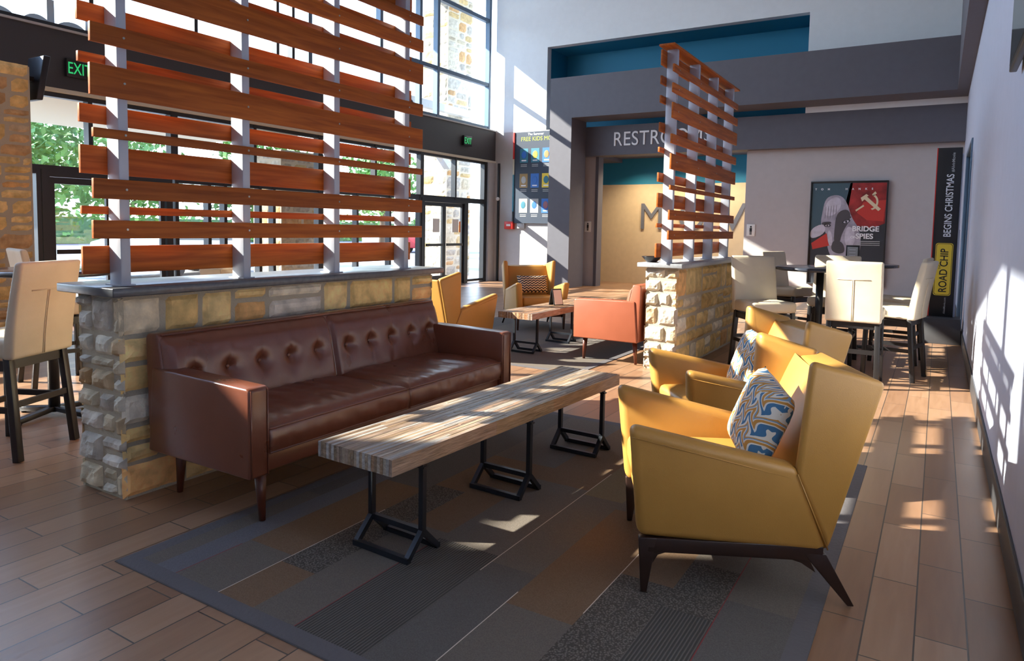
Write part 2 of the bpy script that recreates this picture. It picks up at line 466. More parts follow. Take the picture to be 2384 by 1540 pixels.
# ------------------------------------------------------------------ mesh helpers
class MB:
    def __init__(self):
        self.bm = bmesh.new()
        self.mats = []
        self.col = None
    def mi(self, m):
        if m is None: return 0
        if m not in self.mats: self.mats.append(m)
        return self.mats.index(m)
    def face(self, vs, m=None, col=None, smooth=False):
        try:
            f = self.bm.faces.new(vs)
        except ValueError:
            return None
        f.material_index = self.mi(m)
        f.smooth = smooth
        if col is not None:
            if self.col is None:
                self.col = self.bm.loops.layers.float_color.new('col')
            for l in f.loops: l[self.col] = (*col[:3], 1)
        return f
    def hexa(self, p, m=None, bev=0.0, seg=2, col=None, smooth=None):
        """p: 8 points, bottom ring 0-3 (ccw from above), top ring 4-7"""
        v = [self.bm.verts.new(Vector(q)) for q in p]
        fs = []
        for ids in ((3, 2, 1, 0), (4, 5, 6, 7), (0, 1, 5, 4), (1, 2, 6, 5), (2, 3, 7, 6), (3, 0, 4, 7)):
            f = self.face([v[i] for i in ids], m, col)
            if f: fs.append(f)
        if bev > 0:
            es = {e for f in fs for e in f.edges}
            r = bmesh.ops.bevel(self.bm, geom=list(es), offset=bev, segments=seg, profile=0.5, affect='EDGES', clamp_overlap=True)
            mi = self.mi(m)
            for f in r['faces']:
                f.material_index = mi
            sm = smooth if smooth is not None else True
            if sm:
                for f in {f for vv in r['verts'] for f in vv.link_faces}: f.smooth = True
        return self
    def box(self, x0, x1, y0, y1, z0, z1, m=None, bev=0.0, seg=2, col=None):
        return self.hexa([(x0, y0, z0), (x1, y0, z0), (x1, y1, z0), (x0, y1, z0),
                          (x0, y0, z1), (x1, y0, z1), (x1, y1, z1), (x0, y1, z1)], m, bev, seg, col)
    def bar(self, a, b, w, h=None, m=None, up=(0, 0, 1), bev=0.0):
        a, b = Vector(a), Vector(b)
        h = h or w
        d = (b - a).normalized()
        u = Vector(up)
        if abs(d.dot(u)) > 0.98: u = Vector((0, 1, 0))
        s = d.cross(u).normalized() * (w / 2)
        t = s.cross(d).normalized() * (h / 2)
        p = [a - s - t, a + s - t, b + s - t, b - s - t, a - s + t, a + s + t, b + s + t, b - s + t]
        return self.hexa(p, m, bev)
    def tube(self, pts, r, m=None, n=12, caps=True):
        pts = [Vector(p) for p in pts]
        rs = r if isinstance(r, (list, tuple)) else [r] * len(pts)
        rings = []
        up = None
        for i, p in enumerate(pts):
            d = (pts[min(i + 1, len(pts) - 1)] - pts[max(i - 1, 0)]).normalized()
            if up is None:
                up = Vector((1, 0, 0)) if abs(d.x) < 0.9 else Vector((0, 1, 0))
            s = d.cross(up).normalized(); t = s.cross(d).normalized(); up = t
            rings.append([self.bm.verts.new(p + rs[i] * (cos(2 * pi * k / n) * s + sin(2 * pi * k / n) * t)) for k in range(n)])
        for a, b in zip(rings, rings[1:]):
            for k in range(n):
                self.face([a[k], b[k], b[(k + 1) % n], a[(k + 1) % n]], m, smooth=True)
        if caps:
            self.face(rings[0], m); self.face(list(reversed(rings[-1])), m)
        return self
    def prism(self, poly, axis, a, b, m=None, bev=0.0, seg=2):
        """poly: 2D outline; axis 'x': (y,z) outline extruded x a..b; 'y': (x,z); 'z': (x,y)"""
        def P(u, v, w):
            return {'x': (w, u, v), 'y': (u, w, v), 'z': (u, v, w)}[axis]
        va = [self.bm.verts.new(P(u, v, a)) for u, v in poly]
        vb = [self.bm.verts.new(P(u, v, b)) for u, v in poly]
        fs = [self.face(va, m), self.face(list(reversed(vb)), m)]
        n = len(poly)
        for i in range(n):
            fs.append(self.face([va[i], vb[i], vb[(i + 1) % n], va[(i + 1) % n]], m))
        fs = [f for f in fs if f]
        bmesh.ops.recalc_face_normals(self.bm, faces=fs)
        if bev > 0:
            es = {e for f in fs for e in f.edges}
            r = bmesh.ops.bevel(self.bm, geom=list(es), offset=bev, segments=seg, profile=0.5, affect='EDGES', clamp_overlap=True)
            mi = self.mi(m)
            for f in r['faces']: f.material_index = mi
            for f in {f for vv in r['verts'] for f in vv.link_faces}: f.smooth = True
        return self
    def grid(self, fn, nu, nv, m=None, closed=False, smooth=True, col=None, flip=False):
        g = [[self.bm.verts.new(fn(i / nu, j / nv)) for j in range(nv + 1)] for i in range(nu + 1)]
        for i in range(nu):
            for j in range(nv):
                q = [g[i][j], g[i + 1][j], g[i + 1][j + 1], g[i][j + 1]]
                if flip: q.reverse()
                self.face(q, m, col, smooth)
        return g
    def sphere(self, c, r, m=None, nu=12, nv=8, sc_=(1, 1, 1)):
        c = Vector(c)
        self.grid(lambda u, v: c + Vector((r * sc_[0] * cos(2*pi*u) * sin(pi*v), r * sc_[1] * sin(2*pi*u) * sin(pi*v), -r * sc_[2] * cos(pi*v))), nu, nv, m)
        return self
    def build(self, name, m=None, parent=None, loc=None, sub=0):
        if m is not None and not self.mats: self.mats = [m]
        if self.mats and self.mats[0] is None: self.mats[0] = m
        bmesh.ops.remove_doubles(self.bm, verts=self.bm.verts, dist=1e-5)
        me = bpy.data.meshes.new(name)
        if loc is not None:
            bmesh.ops.translate(self.bm, verts=self.bm.verts, vec=-Vector(loc))
        bmesh.ops.recalc_face_normals(self.bm, faces=self.bm.faces)
        self.bm.to_mesh(me); self.bm.free()
        for k in self.mats:
            me.materials.append(MATS[k])
        o = bpy.data.objects.new(name, me)
        COL.objects.link(o)
        if parent is not None: o.parent = parent
        elif loc is not None: o.location = loc
        if sub:
            s = o.modifiers.new('subdivision', 'SUBSURF'); s.levels = sub; s.render_levels = sub
        return o

def tag(o, label, cat, group=None, kind=None):
    o['label'] = label; o['category'] = cat
    if group: o['group'] = group
    if kind: o['kind'] = kind
    return o
def thing(name, label, cat, loc=(0, 0, 0), rz=0.0, group=None):
    o = bpy.data.objects.new(name, None)
    COL.objects.link(o)
    o.empty_display_size = 0.1
    o.location = loc; o.rotation_euler = (0, 0, rz)
    return tag(o, label, cat, group)
def struct(o, label=None):
    o['kind'] = 'structure'
    if label: o['label'] = label
    return o
def dup(root, loc, rz, label, group=None):
    def cp(o, par):
        c = o.copy(); COL.objects.link(c)
        if par is not None: c.parent = par
        for ch in list(o.children): cp(ch, c)
        return c
    r = cp(root, None)
    r.location = loc; r.rotation_euler = (0, 0, rz)
    r['label'] = label
    if group: r['group'] = group
    return r
def text_mesh(name, s, size, m, parent, loc, rot, depth=0.002, align='LEFT', sx_=1.0, space=1.0, center_y=False, bold=0.0):
    cu = bpy.data.curves.new(name, 'FONT')
    cu.body = s; cu.size = size; cu.offset = bold; cu.extrude = depth / 2; cu.align_x = align; cu.space_character = space
    if center_y: cu.align_y = 'CENTER'
    tmp = bpy.data.objects.new(name, cu)
    COL.objects.link(tmp)
    bpy.context.view_layer.update()
    dg = bpy.context.evaluated_depsgraph_get()
    me = bpy.data.meshes.new_from_object(tmp.evaluated_get(dg))
    bpy.data.objects.remove(tmp)
    me.transform(Matrix.Diagonal((sx_, 1, 1, 1)))
    me.transform(Matrix.Translation(Vector(loc)) @ rot)
    me.materials.clear(); me.materials.append(MATS[m])
    o = bpy.data.objects.new(name, me)
    COL.objects.link(o)
    if parent is not None: o.parent = parent
    return o
ROT_FRONT = Matrix.Rotation(pi / 2, 4, 'X')                      # text in the XZ plane facing -Y

# ------------------------------------------------------------------ stone cladding
STONE_COLS = [tuple(min(.8, v * 1.28) for v in c_) for c_ in [(0.50, 0.42, 0.29), (0.56, 0.38, 0.15), (0.60, 0.43, 0.19), (0.46, 0.41, 0.34), (0.55, 0.50, 0.40),
              (0.40, 0.25, 0.12), (0.62, 0.55, 0.42), (0.44, 0.33, 0.20), (0.58, 0.33, 0.13), (0.48, 0.44, 0.37)]]
GOLD = [1, 2, 2, 0, 4, 8, 1, 3, 6]
def ashlar(rng, W, H, rows=(0.12, 0.26), wid=(0.14, 0.42)):
    out_ = []
    z = 0
    while z < H - 1e-4:
        h = rng.uniform(*rows)
        if H - z - h < rows[0] * 0.8: h = H - z
        x = 0
        while x < W - 1e-4:
            w = rng.uniform(*wid) * (0.7 + 0.6 * h / rows[1])
            if W - x - w < wid[0] * 0.6: w = W - x
            if h > rows[0] * 1.35 and rng.random() < 0.35:
                k = rng.uniform(0.35, 0.65)
                out_.append((x, z, w, h * k)); out_.append((x, z + h * k, w, h * (1 - k)))
            else:
                out_.append((x, z, w, h))
            x += w
        z += h
    return out_
def clad(mb, O, U, N, W, H, seed, prot=0.022, cell=0.03, gap=0.009, rough=0.008, cols=None, tint=1.0, rows=(0.12, 0.26), wid=(0.14, 0.42)):
    rng = random.Random(seed)
    O, U, N = Vector(O), Vector(U), Vector(N)
    Z = Vector((0, 0, 1))
    ids = cols or list(range(len(STONE_COLS)))
    for (x, z, w, h) in ashlar(rng, W, H, rows, wid):
        c = STONE_COLS[rng.choice(ids)]
        k = rng.uniform(0.82, 1.12) * tint
        c = (c[0] * k, c[1] * k, c[2] * k)
        p = prot * rng.uniform(0.6, 1.3)
        nu = max(3, int(w / cell)); nv = max(3, int(h / cell))
        x0, x1, z0, z1 = x + gap * rng.uniform(.5, 1.3), x + w - gap * rng.uniform(.5, 1.3), z + gap * rng.uniform(.5, 1.3), z + h - gap * rng.uniform(.5, 1.3)
        off = Vector((rng.uniform(0, 99), rng.uniform(0, 99), 0))
        tu, tv = rng.uniform(-.008, .008), rng.uniform(-.008, .008)
        def fn(u, v):
            px = x0 + (x1 - x0) * u; pz = z0 + (z1 - z0) * v
            e = min(u * nu, (1 - u) * nu, v * nv, (1 - v) * nv)
            q = Vector((px * 9, pz * 9, 0)) + off
            n1 = noise.noise(q); n2 = noise.noise(q * 3.1)
            d = p + rough * (n1 * 1.6 + n2 * 0.9) + tu * (u - .5) * 2 + tv * (v - .5) * 2
            if e < 0.5: d = -0.004
            elif e < 1.5: d = d * 0.82 - 0.001
            jx = 0.004 * noise.noise(q * 2 + Vector((5, 5, 5))); jz = 0.004 * noise.noise(q * 2 + Vector((9, 1, 5)))
            return O + U * (px + jx) + Z * (pz + jz) + N * d
        mb.grid(fn, nu, nv, 'limestone blocks', smooth=False, col=c)

# ================================================================== SETTING
# floor
mb = MB(); mb.box(-12.0, 0.48, -5, 20, -0.1, 0.0, 'floor')
struct(mb.build('floor'), 'reddish brown wood look plank tile floor')
# right wall with the dark doorway
WX = 0.33
DY0, DY1, DZ = 11.4, 13.6, 2.75
mb = MB()
mb.box(WX, WX + 0.15, -5, DY0, 0, 8, 'pale blue wall paint')
mb.box(WX, WX + 0.15, DY1, 18.2, 0, 8, 'pale blue wall paint')
mb.box(WX, WX + 0.15, DY0, DY1, DZ, 8, 'pale blue wall paint')
struct(mb.build('wall_right'), 'pale grey blue painted wall at right')
mb = MB()
mb.box(WX - 0.014, WX - 0.001, -5, DY0, 0.001, 0.16, 'dark baseboard', 0.004)
mb.box(WX - 0.014, WX - 0.001, DY1, 15.84, 0.001, 0.16, 'dark baseboard', 0.004)
struct(mb.build('baseboard_right'), 'dark baseboard along the right wall')
r_ = thing('door_3', 'tall dark doorway in the pale wall behind the standee', 'door', (WX, (DY0 + DY1) / 2, 0))
del r_['category']; struct(r_)
mb = MB()
mb.box(WX + 0.10, WX + 0.14, DY0, DY1, 0, DZ, 'black metal')  # black panel stands in for the dark of the open doorway
mb.build('door_leaf', None, r_, r_.location)
mb = MB()
mb.box(WX - 0.02, WX + 0.10, DY0, DY0 + 0.06, 0, DZ, 'blue grey frame', 0.004)
mb.box(WX - 0.02, WX + 0.10, DY1 - 0.06, DY1, 0, DZ, 'blue grey frame', 0.004)
mb.box(WX - 0.02, WX + 0.10, DY0 + .06, DY1 - .06, DZ - 0.06, DZ, 'blue grey frame', 0.004)
mb.build('door_frame', None, r_, r_.location)

# back walls: upper white wall with a teal recess, lower walls, restroom corridor
BY = 15.7
RX0, RX1, RZ0, RZ1 = -8.62, -2.5, 3.9, 5.95
mb = MB()
mb.box(-10.15, RX0, BY, BY + 0.2, 3.9, 8, 'white wall paint')
mb.box(RX1, WX, BY, BY + 0.2, 3.9, 8, 'white wall paint')
mb.box(RX0, RX1, BY, BY + 0.2, RZ1, 8, 'white wall paint')
mb.box(-10.15, -8.2, BY, BY + 0.2, 0, 3.9, 'light grey wall paint')
mb.box(-8.2, -7.32, BY + 0.25, BY + 0.45, 0, 3.2, 'grey wall paint')
mb.box(-3.7, WX, BY + 0.25, BY + 0.45, 0, 3.2, 'grey wall paint')
struct(mb.build('wall_back'), 'tall white back wall over grey lower wall')
mb = MB()
mb.box(-8.2, WX, BY, BY + 0.45, 3.2, 3.9, 'charcoal paint')
struct(mb.build('trim_1'), 'charcoal fascia band carrying the restroom lettering')
mb = MB()
mb.box(RX0 - .05, RX1 + .05, BY + 1.1, BY + 1.2, RZ0, RZ1 + .3, 'teal paint')
mb.box(RX0 - .05, RX0, BY + .2, BY + 1.1, RZ0, RZ1 + .05, 'teal paint')
mb.box(RX1, RX1 + .05, BY + .2, BY + 1.1, RZ0, RZ1 + .05, 'teal paint')
mb.box(RX0, RX1, BY + .2, BY + 1.1, RZ1, RZ1 + .05, 'teal paint')
struct(mb.build('wall_niche'), 'teal painted recess high in the back wall')
mb = MB()
mb.box(-9.6, -9.5, BY + .2, 17.75, 0, 3.9, 'grey wall paint')  # side wall added to keep stray sun off the tan wall
mb.box(-9.5, -2.6, 17.6, 17.75, 0, 2.62, 'tan wall paint')
mb.box(-9.5, -2.6, 17.6, 17.75, 2.62, 3.9, 'teal paint')
struct(mb.build('wall_corridor'), 'tan wall with a teal band in the restroom corridor')
mb = MB()
mb.box(-9.5, -7.32, 16.3, 17.6, 3.2, 3.3, 'charcoal paint')
mb.box(-7.32, -2.6, 16.3, 17.6, 3.3, 3.9, 'charcoal paint')
struct(mb.build('ceiling_corridor'), 'dark corridor ceiling over the restroom entrance')
mb = MB()
mb.box(-7.32, -7.24, BY + .22, BY + 0.5, 0, 3.2, 'charcoal paint')
struct(mb.build('trim_2'), 'dark edge of the corridor opening')

# charcoal portal (column and long beam)
mb = MB()
PY0, PY1 = 14.9, BY
mb.box(-8.08, -7.5, PY0, PY1, 0, 4.97, 'charcoal paint')
mb.box(-7.5, 0.15, PY0, PY1, 4.02, 4.97, 'charcoal paint')
struct(mb.build('trim_3'), 'charcoal painted portal of column and long beam')
mb = MB()
mb.box(0.15, 0.42 if False else WX, 2.0, BY, 4.02, 8, 'charcoal paint')
o = mb.build('trim_4'); struct(o, 'dark soffit beam running along the right wall')

# wall behind the camera (closes the room)
mb = MB()
mb.box(-10.15, 0.48, -5.2, -5.0, 0, 8, 'white wall paint')
struct(mb.build('wall_front'), 'white wall behind the viewer')

# ceiling (outside the frame; keeps the sun out, overhang edge shaped to set its limit)
mb = MB()
ed = [(-10.3, -5.0), (-10.3, -1.0), (-11.4, 1.76), (-14.4, 10.4), (-13.3, 13.9), (-12.4, 18.2)]
poly = [(0.48, -5.0)] + ed[0:] + [(0.48, 18.2)]
mb.prism(list(reversed(poly)), 'z', 8.0, 8.2, 'ceiling paint')
struct(mb.build('ceiling'), 'high unseen roof slab with an overhang shaped to limit the sun')

# glass front at x = -10.15
FX = -10.15
mb = MB()
mb.box(FX - 0.42, FX + 0.02, -1.2, BY, 3.16, 3.93, 'dark fascia')
mb.box(FX - 0.25, FX + 0.05, 4.4, BY, 3.11, 3.16, 'soffit cream')
mb.box(FX - 0.25, FX + 0.05, -1.2, BY, 3.93, 3.96, 'grey plastic')
struct(mb.build('wall_left'), 'dark fascia beam across the glass entrance front')
mb = MB()
mb.box(FX - 0.25, FX, -5, -1.2, 0, 5.3, 'grey wall paint')  # unseen wall shaped to hold low sun off the near floor
mb.box(FX - 0.25, FX, -5, -2.3, 5.3, 7.3, 'grey wall paint')
struct(mb.build('wall_entry'), 'unseen solid grey wall added to block sun beyond the glass front')

def wframe(n, y0, y1, z0, z1, vs_, hs_, mt='dark bronze frame', lab='', w=0.06):
    r = bpy.data.objects.new('window_%d' % n, None); COL.objects.link(r)
    r.location = (FX, (y0 + y1) / 2, z0); struct(r, lab)
    m1 = MB()
    for y in vs_:
        m1.box(FX - 0.14, FX - 0.01, y - w / 2, y + w / 2, z0, z1, mt)
    for z in hs_:
        ys = sorted(vs_)
        for a, b in zip(ys, ys[1:]):
            m1.box(FX - 0.13, FX - 0.02, a + w / 2, b - w / 2, z - w / 2, z + w / 2, mt)
    m1.build('window_frame', None, r, r.location)
    m2 = MB()
    m2.box(FX - 0.075, FX - 0.067, y0, y1, z0, z1, 'window glass')
    m2.build('pane', None, r, r.location)
    return r
# upper glazing
ys = [15.43, 13.25, 11.3, 9.35, 8.75, 6.8, 4.85, 2.9, 0.95, -1.0, -1.87]
wframe(1, 9.1, BY - .02, 3.96, 8.0, [15.43, 13.25, 12.6, 11.3, 9.35], [3.99, 5.1, 6.72, 7.97], lab='tall upper window grid beside the white wall', mt='blue grey frame', w=0.09)
wframe(2, 3.9, 9.1, 3.96, 8.0, [8.95, 8.6, 7.0, 5.4, 3.95], [3.99, 5.1, 6.72, 7.97], lab='upper window grid behind the big slat screen')
wframe(3, -1.2, 3.9, 3.96, 8.0, [3.85, 2.0, 0.4, -1.15], [3.99, 7.97], lab='upper window at the far left')
wframe(4, -2.3, -1.2, 5.3, 8.0, [-1.25, -2.27], [5.33, 7.97], lab='high unseen window sized to pass sun over the solid entry wall')  # unseen opening sized to let in the sun patches by the armchair

wframe(15, -4.98, -2.3, 7.3, 8.0, [-2.35, -3.9, -4.93], [7.33, 7.97], lab='narrow unseen clerestory added to bounce sun off the right wall')  # added out of view so sun bounces from the right wall
# lower glazing bays and doors
def bay(n, y0, y1, lab):
    wframe(n, y0, y1, 2.08, 3.11, [y0 + .03, (y0 + y1) / 2, y1 - .03], [2.11, 3.08], lab=lab)
def door_pair(n, y0, y1, lab, two=True):
    r = bpy.data.objects.new('door_%d' % n, None); COL.objects.link(r)
    r.location = (FX, (y0 + y1) / 2, 0); struct(r, lab)
    m1 = MB()
    for y in (y0, y1):
        m1.box(FX - 0.14, FX, y - 0.05, y + 0.05, 0, 2.08, 'dark bronze frame')
    m1.box(FX - 0.14, FX, y0 + 0.05, y1 - 0.05, 1.99, 2.08, 'dark bronze frame')
    m1.build('door_frame', None, r, r.location)
    mid = (y0 + y1) / 2
    for a, b in ((y0 + .06, mid - .004), (mid + .004, y1 - .06)):
        m2 = MB(); s = 0.065
        m2.box(FX - 0.09, FX - 0.04, a, a + s, 0.01, 1.985, 'dark bronze frame')
        m2.box(FX - 0.09, FX - 0.04, b - s, b, 0.01, 1.985, 'dark bronze frame')
        m2.box(FX - 0.09, FX - 0.04, a + s, b - s, 0.01, 0.24, 'dark bronze frame')
        m2.box(FX - 0.09, FX - 0.04, a + s, b - s, 1.90, 1.985, 'dark bronze frame')
        d = m2.build('door_leaf', None, r, r.location)
        m3 = MB(); m3.box(FX - .068, FX - .062, a + s, b - s, .24, 1.9, 'window glass')
        m3.build('pane', None, d, r.location)
        m4 = MB(); m4.bar((FX - .01, a + s, .98), (FX - .01, b - s, .98), .03, .06, 'black metal')
        m4.build('push_bar', None, d, r.location)
        m5 = MB()
        yh = b - s / 2 if a < mid - .3 else a + s / 2
        m5.tube([(FX - .10, yh, .95), (FX - .15, yh, .95), (FX - .15, yh, 1.2), (FX - .10, yh, 1.2)], .012, 'grey plastic', 8)
        m5.build('handle', None, d, r.location)
    return r
def lowpane(n, y0, y1, lab, div=()):
    wframe(n, y0, y1, 0.0, 2.08, [y0 + .03, *div, y1 - .03], [.06, 2.05], lab=lab)
bay(5, 12.68, 15.3, 'transom window over the right entrance doors')
door_pair(1, 12.72, 14.42, 'right pair of glass entrance doors with dark frames')
lowpane(6, 14.47, 15.3, 'glass sidelight between doors and grey wall')
bay(7, 9.6, 12.68, 'transom window behind the slat screen')
lowpane(8, 9.6, 12.66, 'lower glass panel behind the slat screen', (10.6, 11.6))
bay(9, 6.6, 9.6, 'transom window near the middle of the front')
lowpane(10, 6.6, 9.6, 'lower glass panel near the middle of the front', (7.2, 7.5, 8.2, 8.5))
bay(11, 4.1, 6.6, 'transom window beside the tall stone column')
door_pair(2, 4.75, 6.5, 'left pair of glass entrance doors by the stone column')
lowpane(12, 4.1, 4.7, 'narrow glass sidelight next to the stone column')
bay(13, -1.2, 4.1, 'transom window hidden left of the column')
lowpane(14, -1.2, 4.1, 'lower glass left of the stone column', (0, 2))
mb = MB()
mb.box(FX - 0.14, FX + 0.0, 15.3, 15.37, 0, 3.11, 'dark bronze frame')
mb.box(FX - .14, FX + .02, 15.42, BY, 0, 3.16, 'light grey wall paint')
struct(mb.build('trim_5'), 'dark jamb and grey return where glass meets the wall')

# ================================================================== STONE HALF WALLS AND SCREENS
FR = [(1.33, 1.42), (1.525, 1.622), (1.82, 1.865), (2.02, 2.17), (2.27, 2.362), (2.515, 2.665), (2.76, 2.85), (2.96, 3.03)]
RE = [(1.15, 1.29), (1.45, 1.49), (1.65, 1.79), (1.90, 1.99), (2.19, 2.24), (2.39, 2.48), (2.67, 2.74), (2.85, 2.93), (3.03, 3.18)]
def half_wall(x0, x1, y0, y1, seed, label, capm, tints, cell, capov):
    L = (( x0 + x1) / 2, (y0 + y1) / 2, 0)
    r = thing('stone_half_wall', label, 'half wall', L)
    m1 = MB()
    m1.box(x0 + .02, x1 - .02, y0 + .02, y1 - .02, 0, 1.045, 'mortar')
    clad(m1, (x1 - .02, y0, 0), (0, 1, 0), (1, 0, 0), y1 - y0, 1.04, seed, cell=cell, cols=GOLD + [2, 1, 1], tint=tints[0], rough=.005, rows=(.13, .24))
    clad(m1, (x0, y0 + .02, 0), (1, 0, 0), (0, -1, 0), x1 - x0, 1.04, seed + 1, cell=cell * .8, tint=tints[1], prot=.028, rough=.010, rows=(.10, .20), wid=(.10, .22), cols=[0, 3, 9, 7, 4, 5, 0, 3])
    clad(m1, (x0 + .02, y1, 0), (0, -1, 0), (-1, 0, 0), y1 - y0, 1.04, seed + 2, cell=.09, tint=tints[0])
    clad(m1, (x1, y1 - .02, 0), (-1, 0, 0), (0, 1, 0), x1 - x0, 1.04, seed + 3, cell=.08, tint=tints[0])
    m1.build('masonry', None, r, L)
    m2 = MB(); m2.box(x0 - capov, x1 + .05, y0 - .06, y1 + .06, 1.045, 1.09, capm, .006)
    m2.build('capstone', None, r, L)
    return r
half_wall(-3.86, -3.44, 1.93, 4.46, 11, 'tan limestone half wall with dark cap behind the brown sofa', 'dark stone cap', (1.3, 1.0), .028, .06)
half_wall(-2.55, -2.19, 6.80, 9.25, 23, 'small limestone half wall with grey cap behind the armchairs', 'grey stone cap', (0.9, 0.95), .035, .06)
def screen(xf, y0, label):
    """slat screen: front boards in front of the posts (xf), rear boards behind"""
    L = (xf - .07, y0 + 1.25, 1.09)
    r = thing('slat_screen', label, 'room divider', L)
    for k in range(4):
        y = y0 + .165 + .727 * k
        m1 = MB(); m1.box(xf - .125, xf - .02, y - .025, y + .025, 1.091, 3.2, 'brushed aluminium post', .003)
        m1.box(xf - .14, xf - .005, y - .04, y + .04, 1.0905, 1.097, 'brushed aluminium post')
        p = m1.build('post', None, r, L)
    ys_ = [y0 + .165 + .727 * k for k in range(4)]
    for i, (a, b) in enumerate(FR):
        m1 = MB(); m1.box(xf - .02, xf, y0 + .005 * (i % 3), y0 + 2.51, a, b, 'stained mahogany slat', .002)
        s = m1.build('slat', None, r, L)
        for y in ys_:
            m2 = MB(); m2.tube([(xf, y, (a + b) / 2), (xf + .003, y, (a + b) / 2)], .006, 'steel screw', 8)
            m2.build('screw', None, s, L)
    for i, (a, b) in enumerate(RE):
        m1 = MB(); m1.box(xf - .145, xf - .125, y0 + .012, y0 + 2.52, a, b, 'stained mahogany slat', .002)
        m1.build('slat', None, r, L)
    m1 = MB(); m1.box(xf - .15, xf + .005, y0 - .03, y0 + 2.54, 3.2, 3.22, 'stained mahogany slat', .002)
    m1.build('top_board', None, r, L)
    return r
screen(-3.48, 1.835, 'tall mahogany slat screen on metal posts atop the wall behind the brown sofa')
screen(-2.26, 6.66, 'narrow looking mahogany slat screen atop the small stone wall near the restrooms')

# tall stone column at the far left
CL = (-9.5, 3.45, 0)
r = thing('stone_column', 'tall golden limestone column at the far left by the doors', 'column', CL)
mb = MB(); mb.box(-9.95, -9.02, 2.0, 4.08, 0, 3.16, 'mortar')
clad(mb, (-9.02, 2.0, 0), (0, 1, 0), (1, 0, 0), 2.08, 3.18, 41, cell=.06, cols=[1, 2, 8, 7, 1, 2, 5], tint=1.05, rows=(.09, .24))
clad(mb, (-9.95, 2.0, 0), (1, 0, 0), (0, -1, 0), .93, 3.18, 42, cell=.08, tint=1)
mb.build('masonry', None, r, CL)

